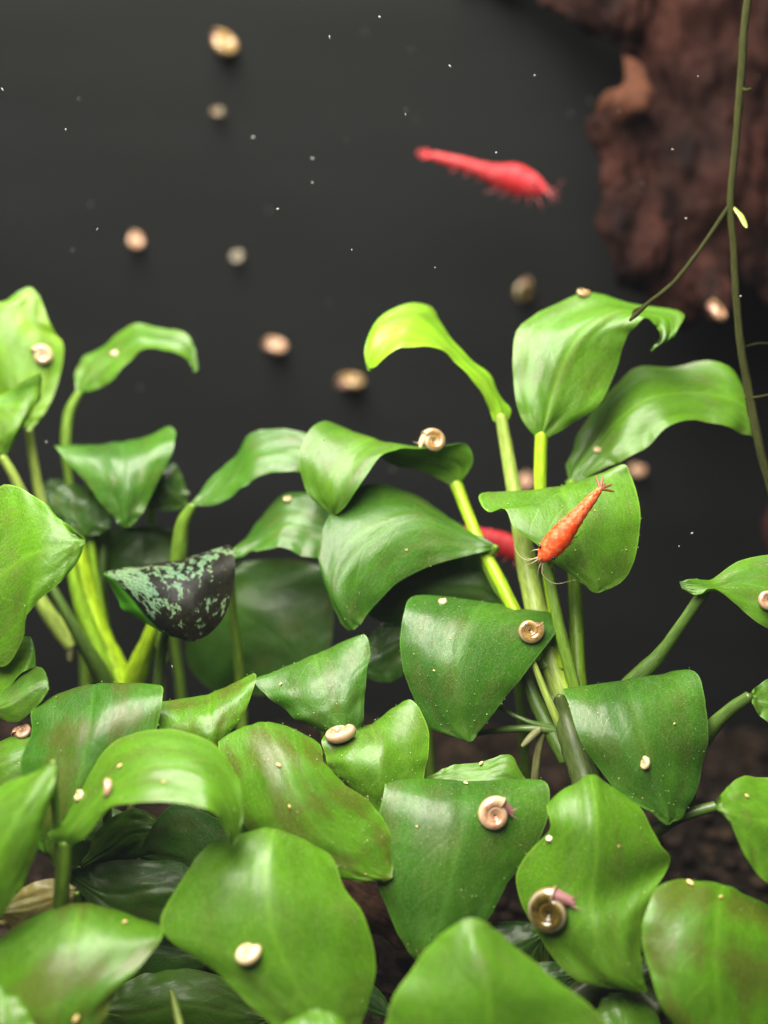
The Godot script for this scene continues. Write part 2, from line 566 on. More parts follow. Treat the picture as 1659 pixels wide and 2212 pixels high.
func make_snail_meshes() -> void:
	# flat coil of radius 1 in the plane x, y, axis z; the mouth opens at angle 0 towards +y
	var whorls := 4.2
	var grow := log(1.72) / TAU
	var steps := 140
	var sides := 18
	var pos := PackedVector3Array()
	var nrm := PackedVector3Array()
	var uv := PackedVector2Array()
	var idx := PackedInt32Array()
	for i in steps + 1:
		var f := float(i) / steps
		var a := (f - 1.0) * whorls * TAU
		var k := exp(grow * a)
		var dir := Vector3(cos(a), sin(a), 0)
		var centre := dir * 0.66 * k + Vector3(0, 0, 0.13 * (1.0 - k))
		var lines := 1.0 + 0.018 * sin(a * 34.0)
		for j in sides + 1:
			var b := TAU * j / sides
			var q := dir * cos(b) * 0.33 * k * lines + Vector3(0, 0, sin(b) * 0.38 * k * lines)
			pos.append(centre + q)
			nrm.append((dir * cos(b) / 0.33 + Vector3(0, 0, sin(b) / 0.38)).normalized())
			uv.append(Vector2(float(j) / sides, f))
	for i in steps:
		for j in sides:
			var a := i * (sides + 1) + j
			idx.append_array([a, a + 1, a + sides + 1, a + 1, a + sides + 2, a + sides + 1])
	shell_mesh = grid_mesh(pos, nrm, uv, PackedVector2Array(), PackedColorArray(), idx)
	# the rim of the mouth
	var lp := []
	var lr := []
	for j in 13:
		var b := TAU * j / 12.0
		lp.append(Vector3(0.66 + cos(b) * 0.33, 0.0, sin(b) * 0.38))
		lr.append(Vector3(0.03, 0, 0))
	lip_mesh = tube3(lp, lr, Vector3.ZERO, 8, 4, 0.0)
	foot_mesh = loft([[Vector3(0.62, -0.25, -0.05), 0.20, 0.20], [Vector3(0.62, 0.0, -0.08), 0.29, 0.30], [Vector3(0.60, 0.25, -0.14), 0.25, 0.25], [Vector3(0.56, 0.50, -0.2), 0.21, 0.20], [Vector3(0.50, 0.70, -0.24), 0.14, 0.13], [Vector3(0.47, 0.78, -0.25), 0.04, 0.04]], Vector3.RIGHT, Vector3.ZERO, 14, 4, 0.0, 0.0, 0.08)
	tentacle_mesh = tube3([Vector3(0, 0, 0), Vector3(0.05, 0.22, 0.05), Vector3(0.16, 0.45, 0.08)], [Vector3(0.04, 0, 0), Vector3(0.025, 0, 0), Vector3(0.01, 0, 0)], Vector3.ZERO, 7, 4, 0.0)

# axis: where the coil's axis points (frame axes: right, up, towards the viewer); spin: where the mouth lies, degrees
func snail(where: Vector3, radius_units: float, depth: float, axis: Vector3, spin: float, shell: String, label: String, body := 1.0, flesh := "flesh", mirror := false, group := "ramshorn snails") -> Node3D:
	var o := thing("ramshorn_snail", where, label, "snail", group)
	var z := (cam_basis * axis).normalized()
	var x := (cam_basis * Vector3(cos(deg_to_rad(spin)), sin(deg_to_rad(spin)), 0))
	x = (x - z * x.dot(z)).normalized()
	var r := radius_units * 1.16 * K * depth / D
	var b := Basis(x, z.cross(x), z)
	o.basis = b.scaled(Vector3.ONE * r)
	if mirror:
		o.basis = Basis(b.x, -b.y, b.z).scaled(Vector3.ONE * r)
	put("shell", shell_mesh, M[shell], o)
	if body > 0.0:
		put("shell_lip", lip_mesh, M.shell_lip, o)
		put("foot", foot_mesh, M[flesh], o)
		for s in [-1, 1]:
			var tn := put("tentacle", tentacle_mesh, M[flesh], o)
			tn.position = Vector3(0.52 + 0.08 * s, 0.62, -0.16)
			tn.rotation.z = -0.5 * s - 0.2
	else:
		put("shell_lip", lip_mesh, M.shell_lip, o)
		put("foot", foot_mesh, M[flesh], o).scale = Vector3(0.9, 0.35, 0.9)
	return o

func leaf_snail(id: String, x: float, y: float, radius: float, axis: Vector3, spin: float, shell: String, label: String, body := 1.0, flesh := "flesh", mirror := false) -> void:
	var s := on_leaf(id, x, y)
	var r := radius * K
	var n: Vector3 = s[1]
	if n.dot(cam_basis * Vector3(0, 0.5, 0.9)) < 0.0:
		n = -n
	snail(s[0] + n * r * 0.42, radius, s[0].distance_to(cam_pos), axis, spin, shell, label, body, flesh, mirror)

# ------------------------------------------------------------------ shrimp
func feeler(o: Node3D, called: String, pts: Array, r: float, mat: String) -> void:
	var p := []
	var q := []
	for i in pts.size():
		p.append(pts[i])
		q.append(Vector3(r * (1.0 - 0.75 * i / (pts.size() - 1.0)), 0, 0))
	put(called, tube3(p, q, o.position, 6, 5, 0.0), M[mat], o)

# spine: [x, y, z, half width, half height] from head to tail; back = direction of the animal's back in frame axes
func shrimp(label: String, spine: Array, back: Vector3, body: String, limbs: String, full := true) -> void:
	var n := spine.size()
	var c := at(spine[3][0], spine[3][1], spine[3][2])
	var o := thing("shrimp", c, label, "shrimp", "red shrimp")
	var up := (cam_basis * back).normalized()
	var rings := []
	var u: float = K * (D - spine[2][2] * 0.001) / D
	for s in spine:
		rings.append([at(s[0], s[1], s[2]), s[3] * u, s[4] * u])
	var head: Vector3 = rings[0][0]
	var fore: Vector3 = (rings[0][0] - rings[3][0]).normalized()
	var right := fore.cross(up).normalized()
	up = right.cross(fore).normalized()
	put("body", loft(rings, right, c, 28, 9, 0.11, 11.0, 0.03), M[body], o)
	var hw: float = rings[2][1]
	# rostrum, eyes on stalks
	feeler(o, "rostrum", [head - fore * hw * 0.3 + up * hw * 0.45, head + fore * hw * 0.35 + up * hw * 0.35], hw * 0.13, limbs)
	for s in [-1.0, 1.0]:
		var e: Vector3 = (rings[1][0] as Vector3).lerp(rings[2][0], 0.2) + right * s * rings[1][1] * 0.93 + up * rings[1][2] * 0.82
		var ball := SphereMesh.new()
		ball.radius = hw * 0.17
		ball.height = hw * 0.34
		ball.radial_segments = 16
		ball.rings = 10
		put("eye", ball, M.eye, o).position = e - c
		# antennae sweep out and back; antennules reach forward
		if limbs == "feeler_red":
			feeler(o, "antenna", [head + right * s * hw * 0.3, head + fore * hw * 0.9 + right * s * hw * 0.5 + up * hw * 0.2, head + fore * hw * 1.3 + right * s * hw * 1.5 + up * hw * 0.9], hw * 0.03, limbs)
		else:
			feeler(o, "antenna", [head + right * s * hw * 0.3, head + fore * hw * 0.9 + right * s * hw * 0.9, head + fore * hw * 0.9 + right * s * hw * 2.2 - up * hw * 0.3, head - fore * hw * 0.6 + right * s * hw * 3.4 - up * hw * 0.2], hw * 0.05, "feeler" if limbs == "fan" else limbs)
		feeler(o, "antennule", [head + right * s * hw * 0.15, head + fore * hw * 0.7 + right * s * hw * 0.35 + up * hw * 0.1, head + fore * hw * 1.5 + right * s * hw * 0.8 - up * hw * 0.2], hw * 0.055, "feeler" if limbs == "fan" else limbs)
		feeler(o, "antennule", [head + right * s * hw * 0.22, head + fore * hw * 0.5 + right * s * hw * 0.6, head + fore * hw * 0.9 + right * s * hw * 1.2 - up * hw * 0.4], hw * 0.05, "feeler" if limbs == "fan" else limbs)
		for k in 5:
			var b: Vector3 = (rings[1][0] as Vector3).lerp(rings[4][0], k / 4.0 * 0.9)
			var lean := 0.9 - 0.42 * k
			feeler(o, "leg", [b - up * hw * 0.6 + right * s * hw * 0.4, b - up * hw * 0.75 + right * s * hw * 1.0 + fore * hw * (0.25 + lean * 0.4), b - up * hw * 1.35 + right * s * hw * 1.15 + fore * hw * lean * 1.2], hw * 0.065, limbs if k > 1 or limbs != "fan" else "feeler")
		for k in 4:
			var b: Vector3 = (rings[4][0] as Vector3).lerp(rings[n - 2][0], k / 4.0)
			feeler(o, "swimmeret", [b - up * hw * 0.4 + right * s * hw * 0.25, b - up * hw * 0.85 + right * s * hw * 0.3 - fore * hw * 0.25], hw * 0.15, limbs)
	# tail fan: telson and two pairs of blades
	var tail: Vector3 = rings[n - 1][0]
	var aft: Vector3 = (rings[n - 1][0] - rings[n - 2][0]).normalized()
	var tw: float = rings[n - 2][1]
	for a in [-0.95, -0.42, 0.0, 0.42, 0.95]:
		var dir := aft * cos(a) + right * sin(a)
		var across := dir.cross(up).normalized()
		var l := tw * ((3.0 if a != 0.0 else 2.0) if limbs == "fan" else 3.6)
		put("tail_blade", loft([[tail - aft * tw * 0.3, tw * 0.18, tw * 0.12], [tail + dir * l * 0.4, tw * 0.27, tw * 0.08], [tail + dir * l * 0.8, tw * 0.25, tw * 0.06], [tail + dir * l, tw * 0.12, tw * 0.05]], across, c, 10, 4), M.fan if limbs != "feeler_red" else M[body], o)

# ------------------------------------------------------------------ the scene
func _ready() -> void:
	rng.seed = 11
	noise.seed = 5
	noise.noise_type = FastNoiseLite.TYPE_SIMPLEX_SMOOTH
	noise.frequency = 0.03
	noise.fractal_octaves = 3
	fine.seed = 9
	fine.noise_type = FastNoiseLite.TYPE_SIMPLEX
	fine.frequency = 0.08
	fine.fractal_octaves = 2
	# ---- camera
	var cam := Camera3D.new()
	cam.name = "camera"
	cam.position = cam_pos
	cam.basis = cam_basis
	var lens := CameraAttributesPhysical.new()
	lens.frustum_near = 0.01
	lens.frustum_far = 5.0
	lens.frustum_focal_length = 33.0
	lens.frustum_focus_distance = 0.272
	lens.exposure_aperture = 4.2
	cam.attributes = lens
	add_child(cam)
	cam.near = 0.01
	cam.far = 5.0
	cam.fov = rad_to_deg(2.0 * atan(0.1 / D))
	cam.current = true
	# ---- dim room behind the viewer, lamp over the tank
	var env := Environment.new()
	env.background_mode = Environment.BG_COLOR
	env.background_color = Color(0.085, 0.085, 0.09).linear_to_srgb()
	env.tonemap_mode = Environment.TONE_MAPPER_LINEAR
	env.tonemap_exposure = 1.0
	env.sdfgi_enabled = true
	env.ssao_enabled = true
	env.ssil_enabled = true
	var we := WorldEnvironment.new()
	we.name = "environment"
	we.environment = env
	add_child(we)
	var lamp := AreaLight3D.new()
	lamp.name = "aquarium_lamp"
	lamp.area_size = Vector2(0.50, 0.24)
	lamp.light_color = Color(1.0, 0.97, 0.92)
	lamp.light_energy = 1.18
	lamp.shadow_enabled = true
	lamp.position = Vector3(-0.08, 0.40, 0.12)
	add_child(lamp)
	lamp.look_at_from_position(lamp.position, Vector3(-0.02, 0.0, -0.02), Vector3.RIGHT)
	make_materials()
	make_snail_meshes()
	setting()
	driftwood()
	plants()
	moss()
	snails()
	shrimps()
	specks()

func setting() -> void:
	var wall := BoxMesh.new()
	wall.size = Vector3(1.2, 0.5, 0.006)
	var w := put("back_wall", wall, M.back_wall, self)
	w.position = Vector3(0, 0.24, WALL_Z - 0.003)
	tag(w, "black back wall of the tank behind the plants", "wall", "", "structure")
	# substrate, uneven
	var n := 90
	var pos := PackedVector3Array()
	var uv := PackedVector2Array()
	var idx := PackedInt32Array()
	for i in n + 1:
		for j in n + 1:
			var x := -0.5 + float(j) / n
			var z := WALL_Z - 0.01 + 0.36 * i / n
			pos.append(Vector3(x, 0.006 * noise.get_noise_2d(x * 900.0, z * 900.0) + 0.003 * fine.get_noise_2d(x * 1500.0, z * 1500.0), z))
			uv.append(Vector2(x * 4.0, z * 4.0))
	for i in n:
		for j in n:
			var a := i * (n + 1) + j
			idx.append_array([a, a + 1, a + n + 1, a + 1, a + n + 2, a + n + 1])
	var nr := normals_of(pos, n, n)
	for i in nr.size():
		if nr[i].y < 0.0: nr[i] = -nr[i]
	var g := put("ground", grid_mesh(pos, nr, uv, PackedVector2Array(), PackedColorArray(), idx), M.soil, self)
	tag(g, "dark brown substrate on the floor of the tank", "ground", "", "structure")
	# gravel lying on it
	var st := SurfaceTool.new()
	var ball := SphereMesh.new()
	ball.radius = 1.0
	ball.height = 2.0
	ball.radial_segments = 9
	ball.rings = 6
	st.create_from(ball, 0)
	var arr := st.commit_to_arrays()
	var v: PackedVector3Array = arr[Mesh.ARRAY_VERTEX]
	for i in v.size():
		v[i] *= 1.0 + 0.55 * noise.get_noise_3dv(v[i] * 22.0)
	arr[Mesh.ARRAY_VERTEX] = v
	var lump := ArrayMesh.new()
	lump.add_surface_from_arrays(Mesh.PRIMITIVE_TRIANGLES, arr)
	var mm := MultiMesh.new()
	mm.transform_format = MultiMesh.TRANSFORM_3D
	mm.use_colors = true
	mm.mesh = lump
	mm.instance_count = 5200
	for i in mm.instance_count:
		var x := rng.randf_range(-0.22, 0.22)
		var z := rng.randf_range(WALL_Z, 0.12)
		var r := rng.randf_range(0.0010, 0.0026)
		var b := Basis.from_euler(Vector3(rng.randf() * TAU, rng.randf() * TAU, rng.randf() * TAU)).scaled(Vector3(r, r * rng.randf_range(0.6, 1.0), r))
		mm.set_instance_transform(i, Transform3D(b, Vector3(x, 0.006 * noise.get_noise_2d(x * 900.0, z * 900.0) + r * 0.6, z)))
		var t := rng.randf_range(0.35, 1.3)
		mm.set_instance_color(i, Color(t, t * rng.randf_range(0.85, 1.0), t * rng.randf_range(0.75, 1.0)))
	var gr := MultiMeshInstance3D.new()
	gr.name = "gravel"
	gr.multimesh = mm
	gr.material_override = M.gravel
	add_child(gr)
	tag(gr, "fine dark brown gravel between the plant stems", "gravel", "", "stuff")
	# front glass
	var pane := BoxMesh.new()
	pane.size = Vector3(0.6, 0.44, 0.005)
	var p := put("front_glass", pane, M.glass, self)
	p.position = Vector3(0, 0.20, 0.125)
	tag(p, "clear front glass of the tank", "glass", "", "structure")

func wood_limb(called: String, o: Node3D, pts: Array, mat := "driftwood", squash := 0.75, rough := 1.0) -> void:
	var rings := []
	for q in pts:
		var r: float = q[3] * K * (D - q[2] * 0.001) / D
		rings.append([at(q[0], q[1], q[2]), r, r * squash])
	var m := loft(rings, cam_basis.x, o.position, 110, 22)
	var a := m.surface_get_arrays(0)
	var v: PackedVector3Array = a[Mesh.ARRAY_VERTEX]
	var nn: PackedVector3Array = a[Mesh.ARRAY_NORMAL]
	for i in v.size():
		var q := (v[i] + o.position) * 1000.0
		var k := 0.0062 * noise.get_noise_3d(q.x * 1.5, q.y * 0.9, q.z * 1.5) + 0.0034 * noise.get_noise_3d(q.x * 3.4 + 70.0, q.y * 1.7, q.z * 3.4) - 0.0016 * pow(1.0 - absf(noise.get_noise_3d(q.x * 2.6 + 300.0 + 0.8 * q.y, q.y * 0.5, q.z * 2.6)), 6.0) - 0.0007 * pow(1.0 - absf(noise.get_noise_3d(q.x * 6.0 - 90.0, q.y * 0.8, q.z * 6.0)), 5.0) + 0.0006 * fine.get_noise_3d(q.x * 2.5, q.y * 0.9, q.z * 2.5)
		v[i] += nn[i] * k * rough
	a[Mesh.ARRAY_VERTEX] = v
	var am := ArrayMesh.new()
	am.add_surface_from_arrays(Mesh.PRIMITIVE_TRIANGLES, a)
	var st := SurfaceTool.new()
	st.create_from(am, 0)
	st.generate_normals()
	put(called, st.commit(), M[mat], o)

func driftwood() -> void:
	var o := thing("driftwood", at(1520, 300, -100), "large reddish brown piece of driftwood hanging in the upper right corner before the black wall", "driftwood")
	wood_limb("trunk", o, [[1600, -160, -108, 230], [1570, 0, -106, 225], [1545, 120, -104, 205], [1530, 240, -104, 175], [1540, 340, -104, 185], [1530, 450, -104, 165], [1500, 560, -104, 130], [1490, 640, -104, 90], [1480, 690, -104, 30]])
	wood_limb("branch_stub", o, [[1350, -160, -98, 120], [1345, -40, -97, 92], [1340, 40, -96, 74], [1350, 90, -97, 52], [1360, 118, -97, 18]])
	wood_limb("branch_stub", o, [[1390, 240, -98, 40], [1360, 300, -97, 80], [1352, 350, -97, 74], [1370, 420, -98, 62], [1372, 500, -98, 68], [1390, 560, -99, 66], [1420, 610, -100, 48], [1440, 660, -100, 24]])
	wood_limb("branch_stub", o, [[1720, 420, -98, 60], [1680, 500, -97, 92], [1668, 570, -97, 85], [1690, 640, -98, 44]])
	wood_limb("branch_stub", o, [[1760, 1080, -100, 60], [1700, 1130, -100, 50], [1680, 1190, -100, 40], [1690, 1260, -100, 30]])
	wood_limb("branch_stub", o, [[1530, 540, -98, 46], [1545, 600, -90, 40], [1552, 650, -82, 34], [1554, 690, -76, 18]], "driftwood", 0.8, 0.5)
	var low := thing("driftwood", at(820, 1960, -4), "brown piece of wood glimpsed through the gap between the leaves at the bottom middle", "driftwood")
	wood_limb("trunk", low, [[640, 1960, -6, 30], [720, 1950, -5, 60], [800, 1965, -4, 66], [880, 2000, -4, 60], [980, 2040, -6, 30]], "low_wood", 0.8, 0.4)
	wood_limb("wood_flake", o, [[1346, 118, -90, 5], [1366, 148, -89, 26], [1376, 178, -88, 36], [1372, 206, -87, 44], [1358, 228, -87, 46], [1352, 246, -88, 36], [1362, 262, -89, 12]], "flake", 0.5, 0.2)
	wood_limb("wood_flake", o, [[1338, 190, -89, 8], [1312, 215, -89, 18], [1292, 238, -90, 12], [1284, 250, -91, 4]], "flake", 0.5, 0.2)
	wood_limb("branch_stub", o, [[960, -110, -128, 40], [1080, -70, -124, 44], [1180, -30, -118, 50], [1290, 20, -110, 60], [1380, 60, -102, 50]], "driftwood", 0.6)

# ---- plants. Depths in mm.
func plants() -> void:  # leaf tints also hold painted light falloff: front brighter, rear darker
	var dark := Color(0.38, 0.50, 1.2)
	var cool := Color(0.50, 0.66, 5.0)  # darker leaf green, with the bluish sheen mixed into the colour
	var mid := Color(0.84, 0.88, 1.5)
	var lit := Color(2.0, 1.75, 0.8)  # brightened and yellowed to paint in light on and through these leaves
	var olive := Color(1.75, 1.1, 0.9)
	# -- behind, left: pale rhizome with its leaves
	plant = thing("anubias_plant", at(250, 1480, -40), "broad-leaved green water plant at the left rear with a pale yellow stem base", "plant", "broad-leaved water plants")
	leaf("A", -38, [[58, 928, 0, 63, 930, 0, 68, 928, 0], [10, 880, -2, 50, 890, 1, 100, 885, -2], [-60, 800, -4, 20, 800, 3, 132, 800, -4], [-70, 720, -5, 5, 720, 3, 135, 738, -5], [-50, 665, -5, 15, 672, 0, 108, 705, -5], [10, 650, -5, 45, 645, -3, 88, 645, -5], [55, 622, -6, 64, 621, -6, 72, 624, -6]], Color(0.62, 0.72, 1.0), [[63, 930, -38, 9], [70, 980, -40, 10], [88, 1080, -42, 11], [130, 1220, -42, 12]], "young", 1.0, "upright pale yellow-green leaf with a brown snail on it", "petiole_pale")
	leaf("B", -28, [[2, 985, 0, 6, 988, 0, 10, 985, 0], [-60, 930, 0, 30, 935, 3, 45, 920, -1], [-60, 870, -2, 55, 885, 3, 72, 868, -2], [0, 855, -3, 72, 845, 2, 85, 840, -2], [80, 808, 0, 86, 806, 0, 90, 810, 0]], Color(0.45, 0.58, 0.9), [[6, 988, -28, 10], [25, 1020, -29, 11], [50, 1070, -31, 12], [120, 1220, -40, 14]], "young", 1.0, "", "petiole_pale")
	leaf("C", -45, [[163, 850, 0, 170, 852, 0, 178, 848, 0], [168, 805, -3, 190, 820, 1, 212, 840, 1], [185, 768, -5, 215, 795, 1, 245, 820, 2], [235, 735, -7, 258, 765, 0, 278, 782, 2], [290, 700, -7, 305, 735, 0, 318, 759, 2], [345, 710, -6, 355, 740, 0, 362, 758, 2], [395, 722, -4, 398, 748, 0, 400, 772, 1], [420, 755, -2, 416, 775, 0, 412, 790, 0], [428, 795, 0, 424, 803, 0, 419, 804, 0]], mid, [[170, 850, -45, 9], [150, 890, -45, 12], [142, 950, -45, 12], [150, 1040, -46, 10], [185, 1200, -45, 11]])
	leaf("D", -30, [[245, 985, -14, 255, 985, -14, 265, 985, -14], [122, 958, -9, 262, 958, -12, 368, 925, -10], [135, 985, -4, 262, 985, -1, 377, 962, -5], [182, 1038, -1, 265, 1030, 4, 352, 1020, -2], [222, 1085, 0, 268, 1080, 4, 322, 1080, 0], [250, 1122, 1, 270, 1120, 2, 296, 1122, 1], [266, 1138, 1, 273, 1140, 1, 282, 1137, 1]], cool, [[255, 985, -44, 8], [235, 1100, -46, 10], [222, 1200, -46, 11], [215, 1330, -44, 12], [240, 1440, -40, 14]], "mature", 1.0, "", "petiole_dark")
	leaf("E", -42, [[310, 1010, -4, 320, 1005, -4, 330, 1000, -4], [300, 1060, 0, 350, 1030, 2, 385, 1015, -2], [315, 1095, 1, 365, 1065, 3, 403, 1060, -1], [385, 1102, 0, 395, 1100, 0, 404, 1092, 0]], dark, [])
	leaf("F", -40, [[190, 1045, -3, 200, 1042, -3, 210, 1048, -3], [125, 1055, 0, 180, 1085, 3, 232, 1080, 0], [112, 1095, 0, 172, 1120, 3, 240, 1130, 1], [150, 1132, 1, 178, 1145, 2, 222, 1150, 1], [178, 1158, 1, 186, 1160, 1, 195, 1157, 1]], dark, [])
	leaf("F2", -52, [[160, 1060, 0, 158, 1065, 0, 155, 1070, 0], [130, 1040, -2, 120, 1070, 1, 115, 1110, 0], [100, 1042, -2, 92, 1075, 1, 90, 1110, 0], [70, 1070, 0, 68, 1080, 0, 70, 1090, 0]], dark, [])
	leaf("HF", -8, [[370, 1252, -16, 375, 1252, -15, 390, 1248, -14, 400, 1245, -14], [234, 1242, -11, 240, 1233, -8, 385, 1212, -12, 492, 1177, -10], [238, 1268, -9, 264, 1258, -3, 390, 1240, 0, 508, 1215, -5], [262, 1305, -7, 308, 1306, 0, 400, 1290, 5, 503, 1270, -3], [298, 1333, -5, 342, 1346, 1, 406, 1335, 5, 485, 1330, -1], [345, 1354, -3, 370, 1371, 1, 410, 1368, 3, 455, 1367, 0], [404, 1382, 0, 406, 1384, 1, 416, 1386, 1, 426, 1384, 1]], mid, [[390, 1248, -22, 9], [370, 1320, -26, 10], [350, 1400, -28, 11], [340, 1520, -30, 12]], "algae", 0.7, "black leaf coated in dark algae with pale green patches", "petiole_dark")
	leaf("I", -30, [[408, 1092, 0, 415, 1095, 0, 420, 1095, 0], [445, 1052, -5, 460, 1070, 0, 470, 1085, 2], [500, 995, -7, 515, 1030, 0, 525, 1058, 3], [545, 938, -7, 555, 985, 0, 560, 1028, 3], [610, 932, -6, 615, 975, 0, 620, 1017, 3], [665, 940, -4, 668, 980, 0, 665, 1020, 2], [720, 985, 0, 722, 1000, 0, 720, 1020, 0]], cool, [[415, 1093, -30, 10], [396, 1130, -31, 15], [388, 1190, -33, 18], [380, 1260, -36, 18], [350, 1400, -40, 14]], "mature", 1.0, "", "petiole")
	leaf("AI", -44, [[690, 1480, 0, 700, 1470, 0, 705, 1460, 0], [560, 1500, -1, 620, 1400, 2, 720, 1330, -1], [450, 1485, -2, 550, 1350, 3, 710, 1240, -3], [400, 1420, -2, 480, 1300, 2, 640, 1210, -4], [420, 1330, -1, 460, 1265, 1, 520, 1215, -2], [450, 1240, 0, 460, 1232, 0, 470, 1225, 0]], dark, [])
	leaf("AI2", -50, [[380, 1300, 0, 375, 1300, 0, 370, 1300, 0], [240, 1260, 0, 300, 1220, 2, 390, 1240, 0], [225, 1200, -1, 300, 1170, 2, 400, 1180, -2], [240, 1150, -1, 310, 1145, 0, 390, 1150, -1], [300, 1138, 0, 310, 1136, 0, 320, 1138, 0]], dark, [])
	put("stem", tube([[160, 1140, -40, 14], [172, 1210, -40, 22], [186, 1290, -40, 26], [212, 1370, -39, 27], [248, 1450, -38, 32], [285, 1530, -38, 30]], plant.position, 18, 8, 0.12, 3, 5), M.petiole_bright, plant)
	put("stem", tube([[150, 1180, -36, 9], [160, 1250, -36, 13], [182, 1330, -36, 17], [215, 1410, -36, 20], [255, 1500, -36, 22]], plant.position, 16, 8, 0.1, 61, 4), M.petiole_lime, plant)
	put("stem", tube([[196, 1170, -42, 9], [206, 1260, -42, 12], [218, 1340, -41, 15], [246, 1440, -40, 18]], plant.position, 16, 8, 0.1, 62, 4), M.petiole_lime, plant)
	put("stem", tube([[332, 1345, -34, 12], [318, 1390, -34, 17], [300, 1440, -35, 24], [282, 1500, -38, 26]], plant.position, 16, 8, 0.1, 4), M.petiole_bright, plant)
	put("stem", tube([[108, 1262, -30, 10], [140, 1320, -30, 12], [180, 1390, -31, 15], [215, 1450, -33, 20], [245, 1510, -36, 22]], plant.position, 14, 8, 0.1, 5), M.petiole_dark, plant)
	put("stem", tube([[60, 1240, -36, 12], [95, 1310, -37, 16], [130, 1360, -38, 18], [152, 1396, -38, 12]], plant.position, 14, 8, 0.1, 6), M.petiole_pale, plant)
	put("root", tube([[150, 1380, -38, 9], [152, 1405, -38, 8], [151, 1426, -38, 5]], plant.position, 10, 6, 0.1, 7), M.root, plant)
	put("root", tube([[340, 1400, -36, 8], [346, 1450, -36, 9], [350, 1540, -36, 9]], plant.position, 10, 6, 0.1, 8), M.root, plant)
	put("root", tube([[300, 1500, -36, 10], [310, 1600, -36, 8], [280, 1760, -38, 6]], plant.position, 10, 6, 0.1, 9), M.root, plant)

	# -- centre right: tall plant in focus
	plant = thing("anubias_plant", at(1255, 1660, 0), "tall broad-leaved water plant right of the middle with an orange shrimp on one leaf", "plant", "broad-leaved water plants")
	leaf("O", -22, [[1095, 912, 0, 1082, 912, 1, 1066, 910, 0], [1102, 890, -2, 1078, 885, 2, 1058, 890, 0], [1078, 855, -3, 1060, 845, 2, 1042, 850, 1], [1055, 808, -4, 1035, 815, 1, 1012, 815, 2], [1020, 778, -5, 1005, 785, 0, 985, 785, 2], [980, 742, -8, 970, 752, -1, 955, 757, 3], [951, 700, -10, 925, 715, -2, 905, 752, 4], [930, 662, -10, 885, 700, 0, 865, 755, 5], [880, 660, -8, 842, 715, 1, 835, 774, 5], [818, 690, -5, 808, 735, 2, 812, 792, 4], [791, 745, -1, 793, 775, 2, 800, 795, 3], [793, 795, 2, 796, 801, 2, 805, 800, 2]], Color(0.95, 1.0, 1.0), [[1082, 900, -21, 13], [1096, 980, -21, 15], [1112, 1070, -20, 17], [1126, 1150, -18, 20], [1142, 1240, -16, 24], [1162, 1330, -13, 25], [1195, 1440, -10, 26], [1228, 1540, -8, 24], [1252, 1620, -7, 18]], "young", 0.7, "new yellow-green leaf still curled over at its tip", "petiole_pale")
	leaf("P", -16, [[1160, 948, 0, 1168, 950, 0, 1178, 948, 0], [1128, 905, -1, 1178, 905, 1, 1225, 922, -2], [1112, 840, -2, 1192, 850, 1, 1295, 868, -3], [1110, 780, -4, 1212, 790, 1, 1332, 795, -5], [1120, 715, -8, 1242, 735, 0, 1345, 738, -5], [1185, 665, -12, 1290, 695, -2, 1368, 705, -4], [1270, 638, -14, 1340, 675, -5, 1392, 690, -3], [1370, 660, -13, 1400, 680, -6, 1412, 700, -2], [1468, 672, -8, 1440, 690, -4, 1422, 710, -2], [1470, 705, -4, 1445, 725, -2, 1422, 735, -1], [1410, 757, -1, 1407, 759, -1, 1405, 756, -1]], Color(1.15, 1.15, 1.0), [[1169, 940, -16, 14], [1167, 1010, -16, 14], [1168, 1080, -16, 13], [1185, 1240, -13, 14], [1220, 1440, -8, 16]], "ribbed", 1.4, "large upright leaf with its tip hooked over to the right", "petiole_bright")
	leaf("Q", -24, [[1228, 1040, 0, 1232, 1042, 0, 1240, 1045, 0], [1232, 985, -6, 1265, 995, 0, 1320, 1005, 2], [1262, 925, -9, 1312, 935, 0, 1345, 995, 3], [1310, 852, -10, 1365, 882, 2, 1400, 965, 3], [1372, 800, -10, 1420, 855, 2, 1440, 925, 3], [1450, 797, -8, 1490, 848, 1, 1490, 908, 2], [1530, 784, -7, 1555, 855, 0, 1555, 918, 2], [1598, 822, -5, 1605, 875, 0, 1605, 935, 1], [1620, 890, -2, 1625, 910, 0, 1632, 945, 0]], Color(1.15, 1.15, 1.0), [[1233, 1040, -24, 12], [1236, 1150, -22, 14], [1243, 1300, -16, 15], [1250, 1470, -11, 17], [1268, 1600, -8, 14]], "ribbed", 1.3, "", "petiole_lime")
	leaf("J", -18, [[983, 1052, -6, 985, 1055, -6, 988, 1052, -6], [940, 1032, -8, 990, 1010, -5, 1022, 1000, -2], [890, 1012, -8, 935, 990, -5, 1005, 962, -1], [840, 1003, -9, 870, 980, -5, 930, 965, 0], [735, 925, -12, 800, 950, -4, 862, 968, 2], [680, 920, -6, 745, 985, 1, 822, 985, 3], [648, 985, -2, 715, 1030, 3, 780, 1045, 4], [665, 1065, 0, 712, 1080, 3, 742, 1098, 3], [717, 1113, 1, 719, 1115, 1, 721, 1113, 1]], mid, [[985, 1045, -24, 14], [1008, 1105, -22, 13], [1035, 1170, -19, 13], [1082, 1260, -13, 14], [1160, 1420, -8, 15]], "mature", 0.8, "", "petiole_bright")
	leaf("K", -26, [[492, 1203, 0, 496, 1207, 0, 502, 1208, 0], [540, 1152, -5, 560, 1172, 0, 565, 1190, 2], [610, 1075, -6, 620, 1130, 1, 615, 1183, 3], [670, 1070, -4, 670, 1135, 1, 655, 1202, 3], [720, 1108, -2, 715, 1150, 1, 705, 1206, 2], [760, 1150, 0, 760, 1170, 0, 755, 1200, 0]], cool, [])
